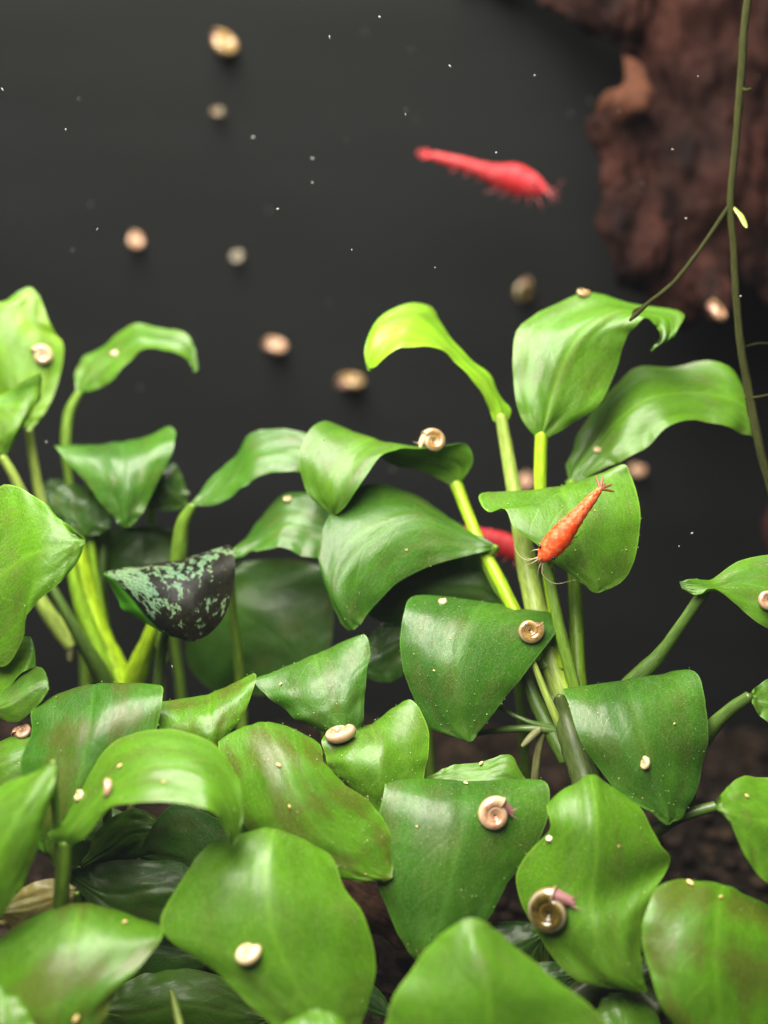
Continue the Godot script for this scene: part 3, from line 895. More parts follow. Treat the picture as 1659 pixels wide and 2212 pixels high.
	leaf("M", -22, [[1100, 1330, 0, 1108, 1325, 0, 1112, 1315, 0], [1000, 1350, -2, 1050, 1280, 2, 1090, 1240, -2], [880, 1350, -2, 950, 1270, 3, 1030, 1190, -2], [800, 1330, -1, 850, 1260, 2, 920, 1180, -2], [750, 1290, 0, 755, 1280, 0, 760, 1270, 0]], dark, [])
	leaf("AM", -24, [[900, 1350, 0, 905, 1360, 0, 905, 1370, 0], [830, 1345, -2, 840, 1400, 2, 860, 1465, 0], [790, 1390, -2, 790, 1430, 2, 800, 1466, 0], [760, 1440, 0, 762, 1445, 0, 764, 1450, 0]], dark, [])
	leaf("L", -11, [[1072, 1180, -4, 1075, 1182, -4, 1070, 1186, -4], [990, 1138, -10, 1010, 1160, -3, 1010, 1200, -3], [900, 1078, -14, 900, 1120, 0, 925, 1224, -2], [800, 1048, -12, 805, 1160, 4, 850, 1265, 0], [715, 1110, -6, 740, 1230, 6, 800, 1320, 1], [688, 1210, 0, 725, 1300, 5, 775, 1350, 2], [735, 1345, 2, 748, 1358, 2, 757, 1362, 2]], cool, [[1072, 1182, -15, 9], [1052, 1205, -17, 12], [1068, 1255, -16, 12], [1110, 1320, -13, 12], [1180, 1440, -9, 13]])
	leaf("R", 1, [[1190, 1075, -14, 1215, 1070, -14, 1240, 1062, -14], [1038, 1070, -9, 1210, 1052, -11, 1345, 1005, -10], [1052, 1106, -3, 1216, 1068, -5, 1362, 1030, -9], [1090, 1102, -2, 1225, 1095, -1, 1375, 1068, -6], [1112, 1143, 0, 1240, 1140, 3, 1383, 1115, -3], [1160, 1175, 1, 1258, 1190, 4, 1378, 1170, -2], [1210, 1225, 1, 1272, 1235, 3, 1355, 1245, -1], [1260, 1262, 1, 1285, 1265, 2, 1318, 1270, 0], [1278, 1278, 1, 1288, 1281, 1, 1296, 1280, 1]], Color(1.1, 1.1, 1.0), [[1215, 1070, -13, 9], [1175, 1190, -7, 11], [1190, 1260, -6, 12], [1205, 1340, -5, 13], [1232, 1450, -5, 14], [1268, 1580, -6, 12]], "mature", 0.6, "leaf with an orange shrimp resting on it")
	leaf("N", 1, [[1165, 1352, -16, 1180, 1350, -16, 1190, 1356, -16], [905, 1291, -12, 1050, 1303, -14, 1212, 1332, -10], [872, 1330, -5, 1010, 1345, -2, 1205, 1360, -6], [865, 1400, -3, 985, 1420, 4, 1160, 1420, -3], [885, 1490, -2, 985, 1510, 5, 1085, 1510, -1], [930, 1570, -1, 1000, 1560, 3, 1052, 1555, 0], [1010, 1600, 1, 1012, 1602, 1, 1022, 1600, 1]], cool, [[1180, 1350, -15, 10], [1168, 1420, -13, 13], [1188, 1490, -10, 14], [1220, 1570, -5, 16]], "mature", 0.8, "drooping leaf with an amber snail at its right edge", "petiole_dark")
	leaf("S", 5, [[1468, 1256, 0, 1470, 1264, 0, 1474, 1272, 0], [1500, 1254, -1, 1510, 1268, 1, 1505, 1286, 1], [1545, 1250, -4, 1550, 1272, 1, 1540, 1277, 3], [1600, 1210, -6, 1600, 1262, 2, 1590, 1306, 3], [1670, 1202, -6, 1660, 1270, 3, 1640, 1348, 3], [1740, 1240, -4, 1730, 1290, 2, 1700, 1368, 2], [1790, 1340, 0, 1790, 1345, 0, 1785, 1350, 0]], mid, [[1522, 1276, 4, 13], [1475, 1345, 2, 13], [1430, 1408, 0, 15], [1395, 1445, -1, 19], [1340, 1495, -3, 18], [1262, 1590, -4, 18]], "mature", 0.8, "", "petiole_dark")
	leaf("T", 12, [[1290, 1510, -14, 1305, 1505, -14, 1320, 1500, -14], [1218, 1490, -9, 1350, 1472, -12, 1488, 1452, -11], [1228, 1520, -4, 1365, 1520, 0, 1520, 1500, -6], [1248, 1580, -1, 1385, 1590, 5, 1527, 1580, -4], [1290, 1658, 0, 1405, 1665, 6, 1515, 1670, -3], [1350, 1722, 1, 1425, 1725, 4, 1488, 1735, -1], [1405, 1755, 2, 1440, 1765, 3, 1462, 1768, 0], [1432, 1778, 2, 1440, 1782, 2, 1448, 1780, 2]], cool, [[1305, 1505, -2, 10], [1270, 1530, -2, 12], [1250, 1590, -1, 14]], "mature", 0.9, "drooping leaf carrying one tiny white snail")
	put("rhizome", tube([[1208, 1505, -4, 12], [1220, 1540, -4, 24], [1240, 1600, -2, 32], [1262, 1670, 0, 34], [1285, 1760, 3, 34], [1320, 1880, 6, 30]], plant.position, 20, 8, 0.16, 21), M.rhizome, plant)
	put("stem", tube([[1150, 1425, -3, 6], [1175, 1490, -3, 8], [1205, 1560, -3, 9], [1240, 1640, -7, 8]], plant.position, 12, 6, 0.1, 22), M.petiole_pale, plant)
	put("stem", tube([[1128, 1440, -8, 13], [1150, 1500, -7, 15], [1185, 1570, -5, 18], [1225, 1640, -3, 20]], plant.position, 12, 6, 0.1, 23), M.petiole_dark, plant)
	put("stem", tube([[1176, 1340, -14, 14], [1190, 1400, -12, 18], [1208, 1450, -10, 23], [1230, 1520, -8, 24], [1256, 1610, -7, 20]], plant.position, 14, 6, 0.1, 26, 4), M.petiole_bright, plant)
	put("root", tube([[1205, 1575, -4, 10], [1150, 1562, -4, 6], [1110, 1545, -5, 5], [1062, 1520, -8, 4]], plant.position, 10, 6, 0.2, 24), M.petiole_dark, plant)
	put("root", tube([[1210, 1580, -4, 12], [1150, 1574, -4, 9], [1090, 1576, -6, 7], [1020, 1585, -10, 6]], plant.position, 10, 6, 0.2, 25), M.petiole_dark, plant)
	put("root", tube([[1172, 1580, -4, 8], [1162, 1625, -5, 9], [1156, 1675, -6, 9], [1150, 1800, -10, 6]], plant.position, 10, 6, 0.2, 27), M.root, plant)
	put("root", tube([[1165, 1575, -3, 9], [1140, 1600, -3, 8], [1128, 1612, -3, 4]], plant.position, 10, 6, 0.2, 28), M.root, plant)

	# -- front left: the bed of leaves
	plant = thing("anubias_plant", at(430, 2150, 15), "low spreading broad-leaved water plant filling the lower left, its leaves dotted with small snails", "plant", "broad-leaved water plants")
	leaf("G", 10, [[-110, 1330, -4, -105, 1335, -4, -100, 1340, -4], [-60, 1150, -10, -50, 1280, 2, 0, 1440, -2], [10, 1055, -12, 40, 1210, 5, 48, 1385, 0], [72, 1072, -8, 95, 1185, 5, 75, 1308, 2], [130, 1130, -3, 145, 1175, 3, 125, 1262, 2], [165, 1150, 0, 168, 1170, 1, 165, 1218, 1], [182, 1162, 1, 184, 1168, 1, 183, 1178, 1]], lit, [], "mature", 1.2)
	leaf("AK1", 4, [[-80, 1500, -2, -75, 1505, -2, -70, 1510, -2], [-40, 1430, -3, -20, 1460, 1, -10, 1500, 1], [20, 1390, -5, 30, 1420, 0, 10, 1495, 2], [65, 1375, -4, 68, 1410, 0, 45, 1455, 2], [75, 1430, 0, 77, 1435, 0, 76, 1440, 0]], Color(0.55, 0.75, 0.9), [], "young", 0.3)
	leaf("AK2", 8, [[-30, 1530, 0, -28, 1535, 0, -26, 1540, 0], [10, 1490, -2, 20, 1520, 2, 30, 1560, 0], [55, 1447, -4, 65, 1490, 2, 70, 1535, 0], [90, 1443, -4, 98, 1475, 1, 92, 1510, 0], [106, 1480, 0, 107, 1488, 0, 104, 1492, 0]], mid, [], "mature", 0.3)
	leaf("AL", 12, [[-60, 1680, -3, -58, 1685, -3, -56, 1690, -3], [-20, 1612, -5, 0, 1650, 1, 0, 1720, 0], [40, 1588, -6, 50, 1630, 1, 60, 1690, 0], [85, 1605, -4, 90, 1630, 0, 92, 1670, 0], [110, 1650, 0, 112, 1655, 0, 112, 1660, 0]], mid, [], "mature", 0.4)
	leaf("AD", 16, [[200, 1510, -14, 210, 1508, -14, 220, 1505, -14], [78, 1520, -9, 200, 1479, -12, 340, 1480, -11], [65, 1580, -5, 190, 1560, 2, 350, 1515, -6], [50, 1650, -3, 175, 1650, 5, 330, 1600, -3], [60, 1750, -2, 150, 1740, 5, 280, 1700, -1], [75, 1810, -1, 130, 1810, 3, 200, 1790, 0], [115, 1870, 0, 120, 1872, 0, 128, 1868, 0]], cool, [], "filmed")
	leaf("AF", 8, [[420, 1540, -10, 430, 1538, -10, 440, 1535, -10], [335, 1520, -7, 450, 1502, -9, 546, 1455, -9], [340, 1560, -2, 450, 1540, 2, 545, 1495, -5], [370, 1600, 0, 455, 1580, 4, 522, 1550, -2], [430, 1625, 1, 462, 1615, 2, 490, 1590, 0], [460, 1640, 1, 466, 1640, 1, 472, 1636, 1]], olive, [], "filmed")
	leaf("AG", 2, [[690, 1440, -10, 700, 1438, -10, 710, 1435, -10], [557, 1472, -6, 680, 1418, -10, 782, 1371, -9], [580, 1505, -3, 690, 1475, 2, 800, 1405, -6], [630, 1548, -1, 705, 1525, 4, 792, 1450, -3], [685, 1580, 0, 728, 1560, 3, 786, 1520, -1], [745, 1595, 1, 765, 1592, 1, 780, 1580, 0]], cool, [])
	leaf("AH", 9, [[800, 1590, -12, 810, 1588, -12, 820, 1585, -12], [705, 1592, -7, 800, 1565, -10, 885, 1513, -10], [700, 1625, -3, 810, 1610, 2, 925, 1575, -6], [715, 1665, -1, 815, 1655, 5, 922, 1640, -3], [755, 1705, 0, 820, 1710, 4, 905, 1705, -1], [810, 1760, 1, 825, 1765, 1, 845, 1760, 0]], lit, [])
	leaf("AB", 19, [[590, 1590, -14, 600, 1588, -14, 610, 1590, -14], [478, 1605, -9, 570, 1558, -12, 688, 1605, -10], [500, 1680, -3, 605, 1640, 1, 705, 1650, -5], [520, 1770, 0, 640, 1730, 5, 745, 1695, -4], [580, 1840, 1, 690, 1800, 5, 800, 1735, -4], [690, 1885, 1, 755, 1850, 4, 840, 1790, -3], [760, 1900, 1, 800, 1885, 2, 850, 1850, -2], [830, 1905, 0, 840, 1900, 0, 848, 1895, 0]], olive, [], "filmed", 1.0, "olive leaf filmed with brown algae")
	leaf("AC", 30, [[128, 1826, 0, 140, 1830, 0, 152, 1828, 0], [105, 1800, -2, 150, 1800, 2, 188, 1803, 2], [135, 1765, -6, 185, 1755, 1, 225, 1752, 4], [195, 1665, -9, 240, 1700, 1, 262, 1737, 6], [255, 1592, -11, 310, 1660, 2, 330, 1733, 7], [360, 1578, -11, 390, 1655, 3, 400, 1737, 7], [455, 1612, -8, 455, 1680, 4, 455, 1752, 7], [510, 1680, -3, 498, 1735, 4, 482, 1783, 5], [526, 1750, 1, 512, 1790, 3, 495, 1812, 4], [513, 1815, 3, 505, 1826, 3, 498, 1826, 3]], lit, [[140, 1822, 30, 16], [137, 1880, 28, 17], [132, 1960, 24, 18], [135, 2080, 18, 18]], "mature", 0.8, "leaf arched over like a bridge with two snails at its stem end")
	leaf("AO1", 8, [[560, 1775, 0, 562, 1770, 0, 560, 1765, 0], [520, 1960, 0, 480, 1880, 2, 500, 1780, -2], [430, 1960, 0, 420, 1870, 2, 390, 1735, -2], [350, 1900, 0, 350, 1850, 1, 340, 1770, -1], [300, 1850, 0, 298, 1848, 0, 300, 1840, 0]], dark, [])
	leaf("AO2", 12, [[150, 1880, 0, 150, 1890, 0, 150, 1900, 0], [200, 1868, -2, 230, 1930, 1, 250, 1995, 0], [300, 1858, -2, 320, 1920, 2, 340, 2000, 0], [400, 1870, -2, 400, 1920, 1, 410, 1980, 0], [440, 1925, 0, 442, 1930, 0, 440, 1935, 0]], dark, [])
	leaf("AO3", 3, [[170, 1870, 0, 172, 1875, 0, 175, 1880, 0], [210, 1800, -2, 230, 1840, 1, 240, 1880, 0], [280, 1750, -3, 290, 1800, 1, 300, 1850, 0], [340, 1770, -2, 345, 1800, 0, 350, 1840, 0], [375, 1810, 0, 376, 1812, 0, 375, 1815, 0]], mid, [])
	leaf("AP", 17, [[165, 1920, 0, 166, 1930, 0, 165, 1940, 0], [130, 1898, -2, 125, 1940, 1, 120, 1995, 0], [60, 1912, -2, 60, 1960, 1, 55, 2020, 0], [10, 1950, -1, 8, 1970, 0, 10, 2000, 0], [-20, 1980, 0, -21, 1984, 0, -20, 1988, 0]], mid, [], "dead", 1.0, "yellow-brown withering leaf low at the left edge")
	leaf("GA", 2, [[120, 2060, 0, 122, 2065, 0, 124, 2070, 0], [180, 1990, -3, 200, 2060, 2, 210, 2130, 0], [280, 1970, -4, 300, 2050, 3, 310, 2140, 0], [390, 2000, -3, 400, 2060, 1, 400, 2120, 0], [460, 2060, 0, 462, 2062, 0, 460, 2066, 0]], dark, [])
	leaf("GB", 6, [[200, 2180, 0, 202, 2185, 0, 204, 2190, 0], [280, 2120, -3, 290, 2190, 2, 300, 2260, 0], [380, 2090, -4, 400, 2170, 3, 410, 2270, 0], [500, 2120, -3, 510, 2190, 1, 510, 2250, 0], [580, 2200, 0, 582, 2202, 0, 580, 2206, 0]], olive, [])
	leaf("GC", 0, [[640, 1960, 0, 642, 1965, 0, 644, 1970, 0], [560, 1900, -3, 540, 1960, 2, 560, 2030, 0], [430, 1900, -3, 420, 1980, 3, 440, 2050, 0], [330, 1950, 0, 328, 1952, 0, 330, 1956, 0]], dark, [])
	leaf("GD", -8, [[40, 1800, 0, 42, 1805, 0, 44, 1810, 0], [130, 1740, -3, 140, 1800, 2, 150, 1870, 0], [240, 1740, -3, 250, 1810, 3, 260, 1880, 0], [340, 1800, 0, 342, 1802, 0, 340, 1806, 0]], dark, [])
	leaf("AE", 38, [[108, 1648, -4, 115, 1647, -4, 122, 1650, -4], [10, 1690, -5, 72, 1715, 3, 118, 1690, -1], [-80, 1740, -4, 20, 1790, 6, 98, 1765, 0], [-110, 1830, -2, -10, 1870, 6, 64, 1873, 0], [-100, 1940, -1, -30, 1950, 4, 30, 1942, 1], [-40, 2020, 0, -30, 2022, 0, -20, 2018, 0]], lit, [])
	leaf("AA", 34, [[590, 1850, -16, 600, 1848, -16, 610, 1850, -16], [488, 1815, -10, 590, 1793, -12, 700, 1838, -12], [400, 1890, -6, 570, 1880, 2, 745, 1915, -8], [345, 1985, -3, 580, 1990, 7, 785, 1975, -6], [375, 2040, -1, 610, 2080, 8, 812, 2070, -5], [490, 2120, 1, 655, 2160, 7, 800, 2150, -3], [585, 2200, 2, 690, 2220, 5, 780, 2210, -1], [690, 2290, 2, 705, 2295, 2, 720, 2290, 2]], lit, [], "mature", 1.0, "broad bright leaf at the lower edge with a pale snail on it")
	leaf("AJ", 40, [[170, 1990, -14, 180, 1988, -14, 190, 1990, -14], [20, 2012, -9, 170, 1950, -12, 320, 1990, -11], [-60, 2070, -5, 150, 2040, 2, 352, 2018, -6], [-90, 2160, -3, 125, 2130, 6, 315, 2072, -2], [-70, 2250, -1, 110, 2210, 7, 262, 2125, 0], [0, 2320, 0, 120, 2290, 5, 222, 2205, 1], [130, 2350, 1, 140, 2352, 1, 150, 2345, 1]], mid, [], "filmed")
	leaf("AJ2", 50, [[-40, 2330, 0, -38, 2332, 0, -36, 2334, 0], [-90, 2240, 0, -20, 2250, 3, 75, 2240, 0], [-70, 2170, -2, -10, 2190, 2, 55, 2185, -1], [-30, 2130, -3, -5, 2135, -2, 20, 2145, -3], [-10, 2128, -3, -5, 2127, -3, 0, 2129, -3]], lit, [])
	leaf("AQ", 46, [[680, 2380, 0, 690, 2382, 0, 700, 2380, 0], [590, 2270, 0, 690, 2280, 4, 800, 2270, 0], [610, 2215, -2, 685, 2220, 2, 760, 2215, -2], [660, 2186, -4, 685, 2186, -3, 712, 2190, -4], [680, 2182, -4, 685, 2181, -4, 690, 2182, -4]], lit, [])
	put("rhizome", tube([[330, 2240, 2, 22], [450, 2290, 6, 26], [600, 2330, 10, 26], [780, 2380, 14, 24]], plant.position, 18, 8, 0.18, 31), M.rhizome, plant)
	put("root", tube([[370, 2140, 22, 5], [380, 2180, 24, 9], [395, 2240, 26, 9]], plant.position, 10, 6, 0.2, 32), M.petiole_pale, plant)

	# -- front right
	plant = thing("anubias_plant", at(1200, 2180, 15), "low broad-leaved water plant filling the lower right, with a dark coiled snail on one leaf", "plant", "broad-leaved water plants")
	leaf("AN", 6, [[1140, 1690, -2, 1140, 1700, -2, 1135, 1710, -2], [1105, 1628, -4, 1090, 1680, 1, 1080, 1730, 0], [1040, 1648, -4, 1030, 1690, 1, 1020, 1740, 0], [960, 1660, -3, 960, 1690, 0, 960, 1730, 0], [915, 1680, 0, 914, 1690, 0, 916, 1700, 0]], mid, [])
	leaf("U", 8, [[1618, 1500, 0, 1620, 1505, 0, 1622, 1510, 0], [1640, 1480, -3, 1650, 1515, 1, 1640, 1545, 1], [1690, 1470, -4, 1700, 1520, 1, 1690, 1572, 1], [1760, 1520, 0, 1760, 1525, 0, 1760, 1530, 0]], mid, [[1618, 1505, 8, 14], [1575, 1535, 6, 15], [1535, 1575, 4, 18], [1500, 1640, 0, 18], [1480, 1760, -3, 18]], "mature", 1.0, "", "petiole_dark")
	leaf("Y", 18, [[980, 1725, -16, 990, 1722, -16, 1000, 1720, -16], [845, 1678, -10, 1000, 1690, -12, 1165, 1684, -11], [828, 1720, -5, 1000, 1740, 1, 1187, 1735, -7], [811, 1800, -3, 985, 1830, 6, 1150, 1840, -4], [812, 1880, -2, 965, 1920, 7, 1098, 1905, -2], [838, 1970, -1, 945, 2000, 6, 1050, 1990, 0], [875, 2045, 0, 925, 2060, 4, 985, 2045, 1], [905, 2090, 1, 912, 2094, 1, 922, 2090, 1]], cool, [], "mature", 0.8, "drooping leaf with a pink coiled snail on its face")
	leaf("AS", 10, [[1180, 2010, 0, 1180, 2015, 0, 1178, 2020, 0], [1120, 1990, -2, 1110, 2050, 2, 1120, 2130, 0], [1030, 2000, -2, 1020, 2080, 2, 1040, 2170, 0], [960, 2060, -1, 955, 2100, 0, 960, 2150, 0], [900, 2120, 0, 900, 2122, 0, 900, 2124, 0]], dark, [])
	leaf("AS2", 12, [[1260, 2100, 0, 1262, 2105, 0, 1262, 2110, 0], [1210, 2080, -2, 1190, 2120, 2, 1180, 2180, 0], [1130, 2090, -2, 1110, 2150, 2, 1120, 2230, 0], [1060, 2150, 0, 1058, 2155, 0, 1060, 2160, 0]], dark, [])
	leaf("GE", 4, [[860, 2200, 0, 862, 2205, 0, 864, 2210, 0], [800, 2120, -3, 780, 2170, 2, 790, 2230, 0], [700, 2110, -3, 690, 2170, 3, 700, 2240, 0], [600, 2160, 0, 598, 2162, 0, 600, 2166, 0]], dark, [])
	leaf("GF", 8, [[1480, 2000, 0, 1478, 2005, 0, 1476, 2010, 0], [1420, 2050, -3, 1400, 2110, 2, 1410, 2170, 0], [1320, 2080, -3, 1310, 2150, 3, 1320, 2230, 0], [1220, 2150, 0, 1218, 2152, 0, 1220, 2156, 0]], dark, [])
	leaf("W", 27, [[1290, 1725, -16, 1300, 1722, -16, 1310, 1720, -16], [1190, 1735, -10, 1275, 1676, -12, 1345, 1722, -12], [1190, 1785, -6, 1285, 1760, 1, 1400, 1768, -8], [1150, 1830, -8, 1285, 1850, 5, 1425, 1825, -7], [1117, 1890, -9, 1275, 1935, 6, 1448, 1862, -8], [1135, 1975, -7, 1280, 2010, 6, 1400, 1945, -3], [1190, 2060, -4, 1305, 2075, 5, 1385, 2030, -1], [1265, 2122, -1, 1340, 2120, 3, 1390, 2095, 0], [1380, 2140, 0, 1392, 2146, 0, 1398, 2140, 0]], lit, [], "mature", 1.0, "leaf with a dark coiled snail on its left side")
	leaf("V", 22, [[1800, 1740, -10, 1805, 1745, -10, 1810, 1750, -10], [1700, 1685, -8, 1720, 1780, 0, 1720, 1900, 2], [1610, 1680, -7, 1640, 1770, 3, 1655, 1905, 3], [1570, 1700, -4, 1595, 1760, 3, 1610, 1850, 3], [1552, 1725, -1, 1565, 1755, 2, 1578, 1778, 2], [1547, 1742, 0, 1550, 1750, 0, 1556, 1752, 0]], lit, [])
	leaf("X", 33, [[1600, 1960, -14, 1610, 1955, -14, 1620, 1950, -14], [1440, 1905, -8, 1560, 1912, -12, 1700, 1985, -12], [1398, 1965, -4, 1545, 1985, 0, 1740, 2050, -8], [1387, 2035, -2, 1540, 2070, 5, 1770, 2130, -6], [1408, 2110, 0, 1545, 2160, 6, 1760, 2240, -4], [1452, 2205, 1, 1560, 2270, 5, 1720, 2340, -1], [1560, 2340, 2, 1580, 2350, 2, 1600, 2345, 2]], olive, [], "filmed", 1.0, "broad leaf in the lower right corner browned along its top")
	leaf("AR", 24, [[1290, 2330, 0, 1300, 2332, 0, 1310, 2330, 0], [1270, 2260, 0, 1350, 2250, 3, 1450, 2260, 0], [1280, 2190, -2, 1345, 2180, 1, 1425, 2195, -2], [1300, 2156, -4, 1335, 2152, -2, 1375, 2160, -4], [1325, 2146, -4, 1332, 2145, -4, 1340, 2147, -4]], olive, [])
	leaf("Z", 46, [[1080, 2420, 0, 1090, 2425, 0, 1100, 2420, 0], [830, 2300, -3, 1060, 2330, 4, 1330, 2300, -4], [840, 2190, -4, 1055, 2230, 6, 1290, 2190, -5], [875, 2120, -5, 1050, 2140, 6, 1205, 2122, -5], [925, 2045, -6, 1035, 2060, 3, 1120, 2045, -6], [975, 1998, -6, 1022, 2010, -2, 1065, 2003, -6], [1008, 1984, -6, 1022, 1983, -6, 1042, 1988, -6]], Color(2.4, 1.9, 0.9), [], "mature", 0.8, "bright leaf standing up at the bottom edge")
	put("stem", tube([[1545, 1742, 8, 12], [1480, 1760, 7, 13], [1430, 1785, 6, 15], [1380, 1830, 5, 15], [1300, 1930, 6, 16]], plant.position, 14, 6, 0.1, 41), M.petiole_dark, plant)
	put("rhizome", tube([[1000, 2200, 14, 24], [1200, 2180, 16, 30], [1330, 2120, 14, 28], [1420, 2180, 18, 24]], plant.position, 18, 8, 0.18, 42), M.rhizome, plant)
	put("root", tube([[1380, 1790, 0, 8], [1360, 1850, -2, 7], [1345, 1920, -6, 5]], plant.position, 10, 6, 0.2, 43), M.root, plant)

func moss() -> void:
	var o := thing("moss_strand", at(1590, 640, -12), "thin dark green trailing strand hanging down the right side before the driftwood", "water plant")
	put("stem", tube([[1625, -60, -12, 8], [1612, 20, -12, 8.5], [1600, 170, -12, 9], [1590, 300, -12, 8], [1578, 440, -12, 8], [1585, 540, -12, 8], [1590, 640, -12, 8.5], [1602, 760, -12, 9], [1620, 860, -12, 10], [1640, 960, -11, 10], [1660, 1040, -11, 9], [1690, 1140, -11, 8]], o.position, 10, 8, 0.25, 50), M.moss, o)
	put("branch", tube([[1578, 440, -12, 5], [1545, 490, -12, 4.5], [1500, 555, -11, 4.5], [1450, 615, -10, 4.5], [1400, 655, -9, 5], [1378, 675, -9, 6], [1360, 692, -8, 3]], o.position, 8, 6, 0.3, 51), M.moss, o)
	put("branch", tube([[1388, 665, -9, 4], [1370, 672, -9, 4], [1366, 684, -9, 2]], o.position, 8, 4, 0.3, 52), M.moss, o)
	put("twig", tube([[1600, 190, -12, 4], [1612, 195, -11, 4], [1622, 192, -11, 3]], o.position, 8, 4, 0.2, 53), M.moss, o)
	put("twig", tube([[1610, 860, -12, 4], [1635, 858, -11, 3], [1680, 848, -10, 2]], o.position, 8, 4, 0.2, 54), M.moss, o)
	put("twig", tube([[1605, 750, -14, 2], [1640, 742, -16, 2], [1690, 744, -18, 2]], o.position, 8, 4, 0.2, 55), M.moss, o)
	var a := at(1583, 446, -12)
	var b := at(1600, 466, -10)
	var c := at(1613, 492, -9)
	put("leaf", loft([[a, 0.0002, 0.0002], [a.lerp(b, 0.6), 0.0005, 0.0002], [b, 0.0006, 0.0002], [b.lerp(c, 0.7), 0.0005, 0.0002], [c, 0.0002, 0.0001]], cam_basis.x, o.position, 12, 5), M.moss_leaf, o)

func snails() -> void:
	# on the back wall
	for s in [
		[483, 97, 33, Vector3(0.5, 0.5, 0.8), 120, "shell_amber", "amber snail highest up on the black back wall, at the upper left"],
		[472, 243, 15, Vector3(0.2, 0.6, 0.8), 200, "shell_dark", "small dull snail on the back wall straight below the highest one"],
		[291, 521, 21, Vector3(0.6, 0.3, 0.8), 100, "shell_pink", "pinkish snail on the back wall above the arching leaf at the left"],
		[510, 554, 15, Vector3(0.1, 0.2, 1.0), 60, "shell_dark", "faint round olive snail on the back wall, right of the pinkish one"],
		[597, 749, 27, Vector3(0.3, 0.8, 0.6), 170, "shell_pink", "rosy snail on the back wall midway between the arching leaf and the curled yellow leaf"],
		[762, 826, 31, Vector3(0.1, 0.9, 0.5), 190, "shell_amber", "brown snail on the back wall just below left of the curled yellow leaf tip"],
		[1127, 629, 28, Vector3(0.6, -0.2, 0.8), 60, "shell_dark", "dim brown snail on the back wall left of the large upright leaf's top"],
		[1375, 1015, 19, Vector3(0.2, 0.7, 0.7), 30, "shell_pink", "small dusky snail on the back wall right of the shrimp's leaf"],
		[1132, 1040, 20, Vector3(0.2, 0.4, 0.9), 80, "shell_pink", "small snail on the back wall between two pale stems above the shrimp's leaf"]]:
		var p := on_wall(s[0], s[1], 0.004)
		snail(p, s[2] * 0.95, p.distance_to(cam_pos), s[3], s[4], s[5], s[6], 0.0)
	# on the lower end of the driftwood
	var q := at(1550, 676, -66)
	snail(q, 26, q.distance_to(cam_pos), Vector3(0.7, 0.5, 0.6), 110, "shell_pink", "pale pinkish snail at the lower end of the driftwood beside the hanging strand", 0.0)
	# on the leaves
	leaf_snail("A", 86, 773, 24, Vector3(0.2, 0.2, 1.0), 150, "shell_amber", "reddish brown snail on the upright pale leaf at the left edge", 0.0)
	leaf_snail("C", 243, 767, 9, Vector3(0.3, 0.5, 0.8), 60, "shell_pink", "tiny pink snail on the arching leaf at the upper left", 0.0)
	leaf_snail("K", 617, 1077, 10, Vector3(0.1, 0.8, 0.5), 60, "shell_pale", "tiny snail on top of the leaf left of the middle", 0.0)
	leaf_snail("J", 935, 962, 28, Vector3(0.15, 0.25, 1.0), 140, "shell_amber", "amber snail stretching its pale foot on the arched leaf ridge below the curled yellow leaf", 1.0, "flesh_pale")
	leaf_snail("P", 1257, 640, 15, Vector3(0.2, 0.7, 0.6), 20, "shell_amber", "small snail perched on the top edge of the large upright leaf", 0.0)
	leaf_snail("Q", 1293, 970, 9, Vector3(0.2, 0.6, 0.8), 20, "shell_pale", "tiny pale snail on the arching leaf behind the shrimp", 0.0)
	leaf_snail("N", 1143, 1362, 30, Vector3(0.12, 0.1, 1.0), 30, "shell_amber", "glossy amber coiled snail on the right corner of the drooping middle leaf", 0.0)
	leaf_snail("S", 1650, 1297, 25, Vector3(0.2, 0.2, 1.0), 40, "shell_pink", "golden snail at the right edge of the photo on a leaf", 0.0)
	leaf_snail("N", 956, 1300, 10, Vector3(0.1, 0.8, 0.6), 60, "shell_pale", "tiny white snail on the top edge of the drooping middle leaf", 0.0)
	leaf_snail("T", 1392, 1653, 14, Vector3(-0.9, 0.2, 0.5), 100, "shell_pale", "tiny white snail alone in the middle of a drooping leaf at the right", 0.0)
	leaf_snail("AH", 733, 1596, 33, Vector3(-0.25, 0.9, 0.25), 0, "shell_pink", "pink snail seen from its side where two leaves meet in the middle", 0.0)
	leaf_snail("AL", 50, 1575, 21, Vector3(-0.2, 0.7, 0.7), 200, "shell_pink", "snail at the left edge between two leaves", 0.0)
	leaf_snail("AC", 172, 1710, 13, Vector3(-0.6, 0.5, 0.6), 120, "shell_pale", "tiny white snail, the left one of two on the bridge-shaped leaf", 0.0)
	leaf_snail("AC", 232, 1708, 19, Vector3(-0.95, 0.1, 0.3), 80, "shell_pink", "slim pinkish snail, the right one of two on the bridge-shaped leaf", 0.0)
	leaf_snail("Y", 1062, 1772, 37, Vector3(0.05, 0.10, 1.0), 58, "shell_pink", "pink coiled snail with its foot out, on the drooping leaf below the middle", 1.0, "flesh", true)
	leaf_snail("W", 1198, 1972, 48, Vector3(-0.35, 0.0, 0.9), 78, "shell_dark", "largest snail, dark olive and glossy with a purple foot", 1.0, "flesh", true)
	leaf_snail("AA", 537, 2058, 28, Vector3(-0.3, 0.75, 0.6), 30, "shell_pale", "cream snail on the broad leaf at the bottom left of the middle", 0.0)
	leaf_snail("W", 1183, 1815, 8, Vector3(-0.2, 0.6, 0.8), 60, "shell_pale", "tiny snail speck on the leaf above the largest snail", 0.0)

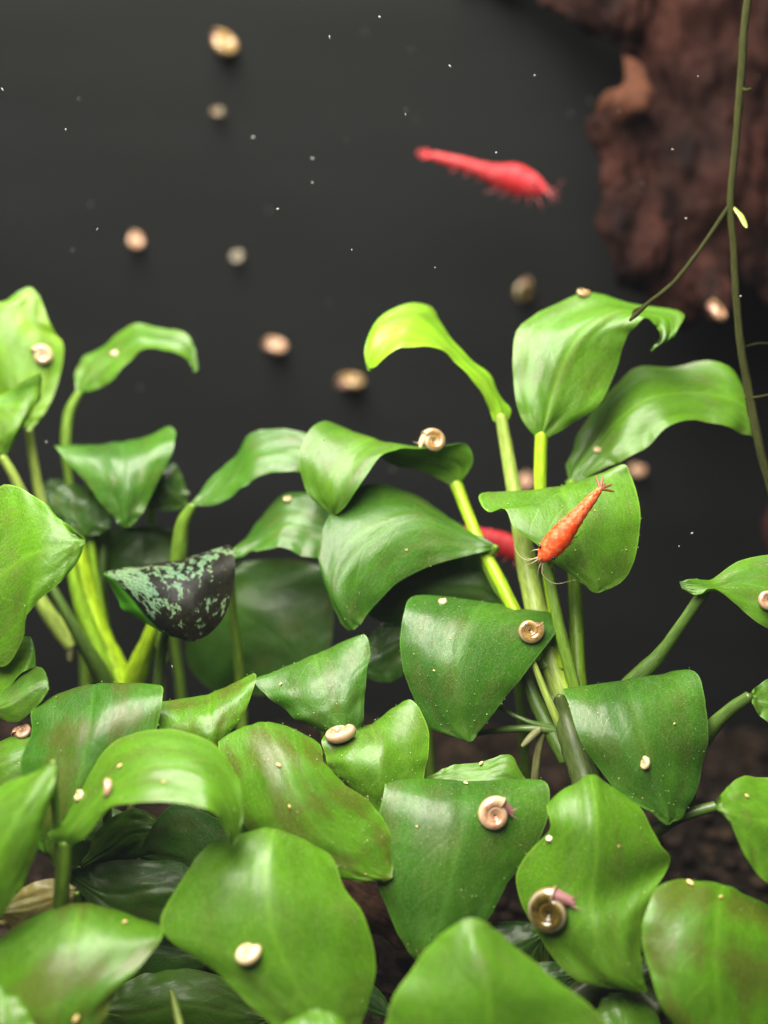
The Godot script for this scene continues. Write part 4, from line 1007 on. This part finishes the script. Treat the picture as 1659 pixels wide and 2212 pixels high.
func shrimps() -> void:
	# on the leaf, seen from above
	var z := 9.0
	shrimp("orange shrimp with black eyes resting head down on a leaf right of the middle", [[1169, 1208, z, 9, 9], [1180, 1195, z + 0.4, 21, 19], [1193, 1180, z + 0.8, 25, 25], [1208, 1163, z + 1, 26, 28], [1224, 1143, z + 0.8, 23, 26], [1242, 1121, z + 0.2, 18, 21], [1262, 1097, z - 1, 14, 17], [1280, 1076, z - 2.5, 11, 13], [1297, 1056, z - 4, 6, 7]], Vector3(0.15, 0.35, 0.9), "shrimp_orange", "fan")
	# swimming far back
	shrimp("pinkish red shrimp swimming in open water before the black wall", [[1176, 411, -88, 8, 9], [1160, 405, -88, 18, 21], [1136, 397, -88, 25, 31], [1105, 387, -88, 27, 34], [1074, 380, -88, 20, 26], [1038, 367, -88, 14, 17], [998, 354, -88, 12, 14], [958, 344, -88, 10, 12], [934, 337, -88, 8, 10]], Vector3(0.25, 0.75, 0.6), "shrimp_red", "feeler_red")
	# half hidden behind the stems
	shrimp("red shrimp half hidden behind the pale stem left of the orange shrimp", [[1145, 1205, -48, 7, 8], [1130, 1196, -48, 16, 18], [1112, 1188, -48, 22, 25], [1085, 1176, -48, 24, 27], [1056, 1165, -48, 20, 23], [1020, 1155, -48, 15, 17], [985, 1150, -48, 12, 13], [955, 1150, -48, 8, 9], [935, 1154, -48, 5, 5]], Vector3(0.3, 0.85, 0.4), "shrimp_red", "feeler_red")

func specks() -> void:
	var ball := SphereMesh.new()
	ball.radius = 1.0
	ball.height = 2.0
	ball.radial_segments = 8
	ball.rings = 5
	# motes drifting in the water: x, y, depth, half width, half height, tilt
	var motes := [[712, 80, 10, 1.6, 5, 10], [820, 37, 0, 3, 4, 30], [972, 143, 0, 2.5, 4.5, 40], [1155, 163, -10, 3, 2.5, 0], [876, 247, 5, 1.5, 3.5, 15], [547, 297, -30, 5, 3.5, 20], [675, 395, -20, 3, 3, 0], [600, 452, -5, 4, 3.5, 0], [675, 343, -30, 4, 4, 0], [760, 540, 0, 1.5, 3, 0], [940, 578, 0, 2, 2, 0], [1072, 330, 5, 3, 3, 0], [1495, 1152, 2, 4, 2.5, 30], [1467, 1180, 2, 2, 2, 0], [5, 193, 5, 2, 5, 30], [142, 280, 0, 2, 3.5, 0], [1482, 472, -10, 3.5, 3, 0], [1453, 323, -10, 4, 2, -20], [210, 495, -5, 1.5, 4, -30], [1508, 165, -5, 2, 2, 0], [700, 950, 0, 1.2, 3, 0], [660, 990, 0, 1.2, 3, 0], [372, 1440, 5, 1.5, 4, 20], [100, 955, -20, 2, 4, 20], [1600, 640, -6, 3, 3, 0], [1110, 1220, 0, 1, 1, 0]]
	var mm := MultiMesh.new()
	mm.transform_format = MultiMesh.TRANSFORM_3D
	mm.mesh = ball
	mm.instance_count = motes.size() + 45
	for i in mm.instance_count:
		var q: Array = motes[i] if i < motes.size() else [rng.randf_range(0, 1659), rng.randf_range(0, 1150), rng.randf_range(-120, -40), rng.randf_range(0.8, 3.0), rng.randf_range(0.8, 3.4), rng.randf_range(-60, 60)]
		var b := cam_basis * Basis(Vector3.BACK, deg_to_rad(q[5])) * Basis.from_scale(Vector3(q[3], q[4], minf(q[3], q[4])) * K * 0.85)
		mm.set_instance_transform(i, Transform3D(b, at(q[0], q[1], q[2])))
	var o := MultiMeshInstance3D.new()
	o.name = "drifting_motes"
	o.multimesh = mm
	o.material_override = M.speck
	add_child(o)
	tag(o, "pale specks of debris drifting in the water", "debris", "", "stuff")
	# crumbs lying on the leaves
	var crumbs := [["AC", 256, 1660, 6], ["AB", 606, 1651, 6], ["AN", 1040, 1652, 6], ["Y", 1000, 1690, 6], ["AJ", 265, 1996, 6], ["AJ", 168, 2195, 8], ["X", 1490, 1912, 9], ["AG", 605, 1482, 4], ["AB", 620, 1735, 4], ["L", 882, 1188, 3], ["AC", 360, 1690, 4], ["X", 1555, 1935, 5], ["V", 1610, 1720, 5], ["W", 1330, 1830, 3], ["T", 1450, 1560, 3], ["Y", 900, 1790, 3], ["N", 940, 1450, 3]]
	for i in 60:
		var ids := ["Y", "T", "N", "AB", "AC", "AH", "AG", "AD", "W", "R"]
		crumbs.append([ids[i % ids.size()], -1, -1, rng.randf_range(0.8, 1.8)])
	scatter(crumbs, ball, "leaf_crumbs", M.crumb, "tiny tan crumbs of debris scattered on the leaves", 0.55)
	var dust := []
	for i in 700:
		var ids := ["Y", "T", "N", "AB", "AC", "AH", "AG", "AD", "W", "R", "L", "G", "N", "T", "AB", "Y", "AF", "S", "AH", "X", "AA"]
		dust.append([ids[i % ids.size()], -1, -1, rng.randf_range(0.7, 1.9)])
	scatter(dust, ball, "leaf_dust", M.dust, "pale dust settled on the leaves", 0.45)

func scatter(crumbs: Array, ball: Mesh, called: String, mat: Material, label: String, slim: float) -> void:
	var m2 := MultiMesh.new()
	m2.transform_format = MultiMesh.TRANSFORM_3D
	m2.mesh = ball
	m2.instance_count = crumbs.size()
	for i in crumbs.size():
		var q: Array = crumbs[i]
		var s: Array
		if q[1] < 0:
			var g: Array = grids[q[0]]
			var k := rng.randi_range(int(g[0].size() * 0.2), int(g[0].size() * 0.85))
			s = [g[0][k], g[1][k]]
		else:
			s = on_leaf(q[0], q[1], q[2])
		var n: Vector3 = s[1]
		if n.dot(cam_basis * Vector3(0, 0.5, 0.9)) < 0.0: n = -n
		var t := n.cross(Vector3(rng.randf_range(-1, 1), rng.randf_range(-1, 1), 0.5)).normalized()
		var r: float = q[3] * K
		m2.set_instance_transform(i, Transform3D(Basis(t * r, n * r * 0.45, t.cross(n) * r * slim), s[0] + n * (0.0004 + r * 0.2)))
	var c := MultiMeshInstance3D.new()
	c.name = called
	c.multimesh = m2
	c.material_override = mat
	add_child(c)
	tag(c, label, "debris", "", "stuff")
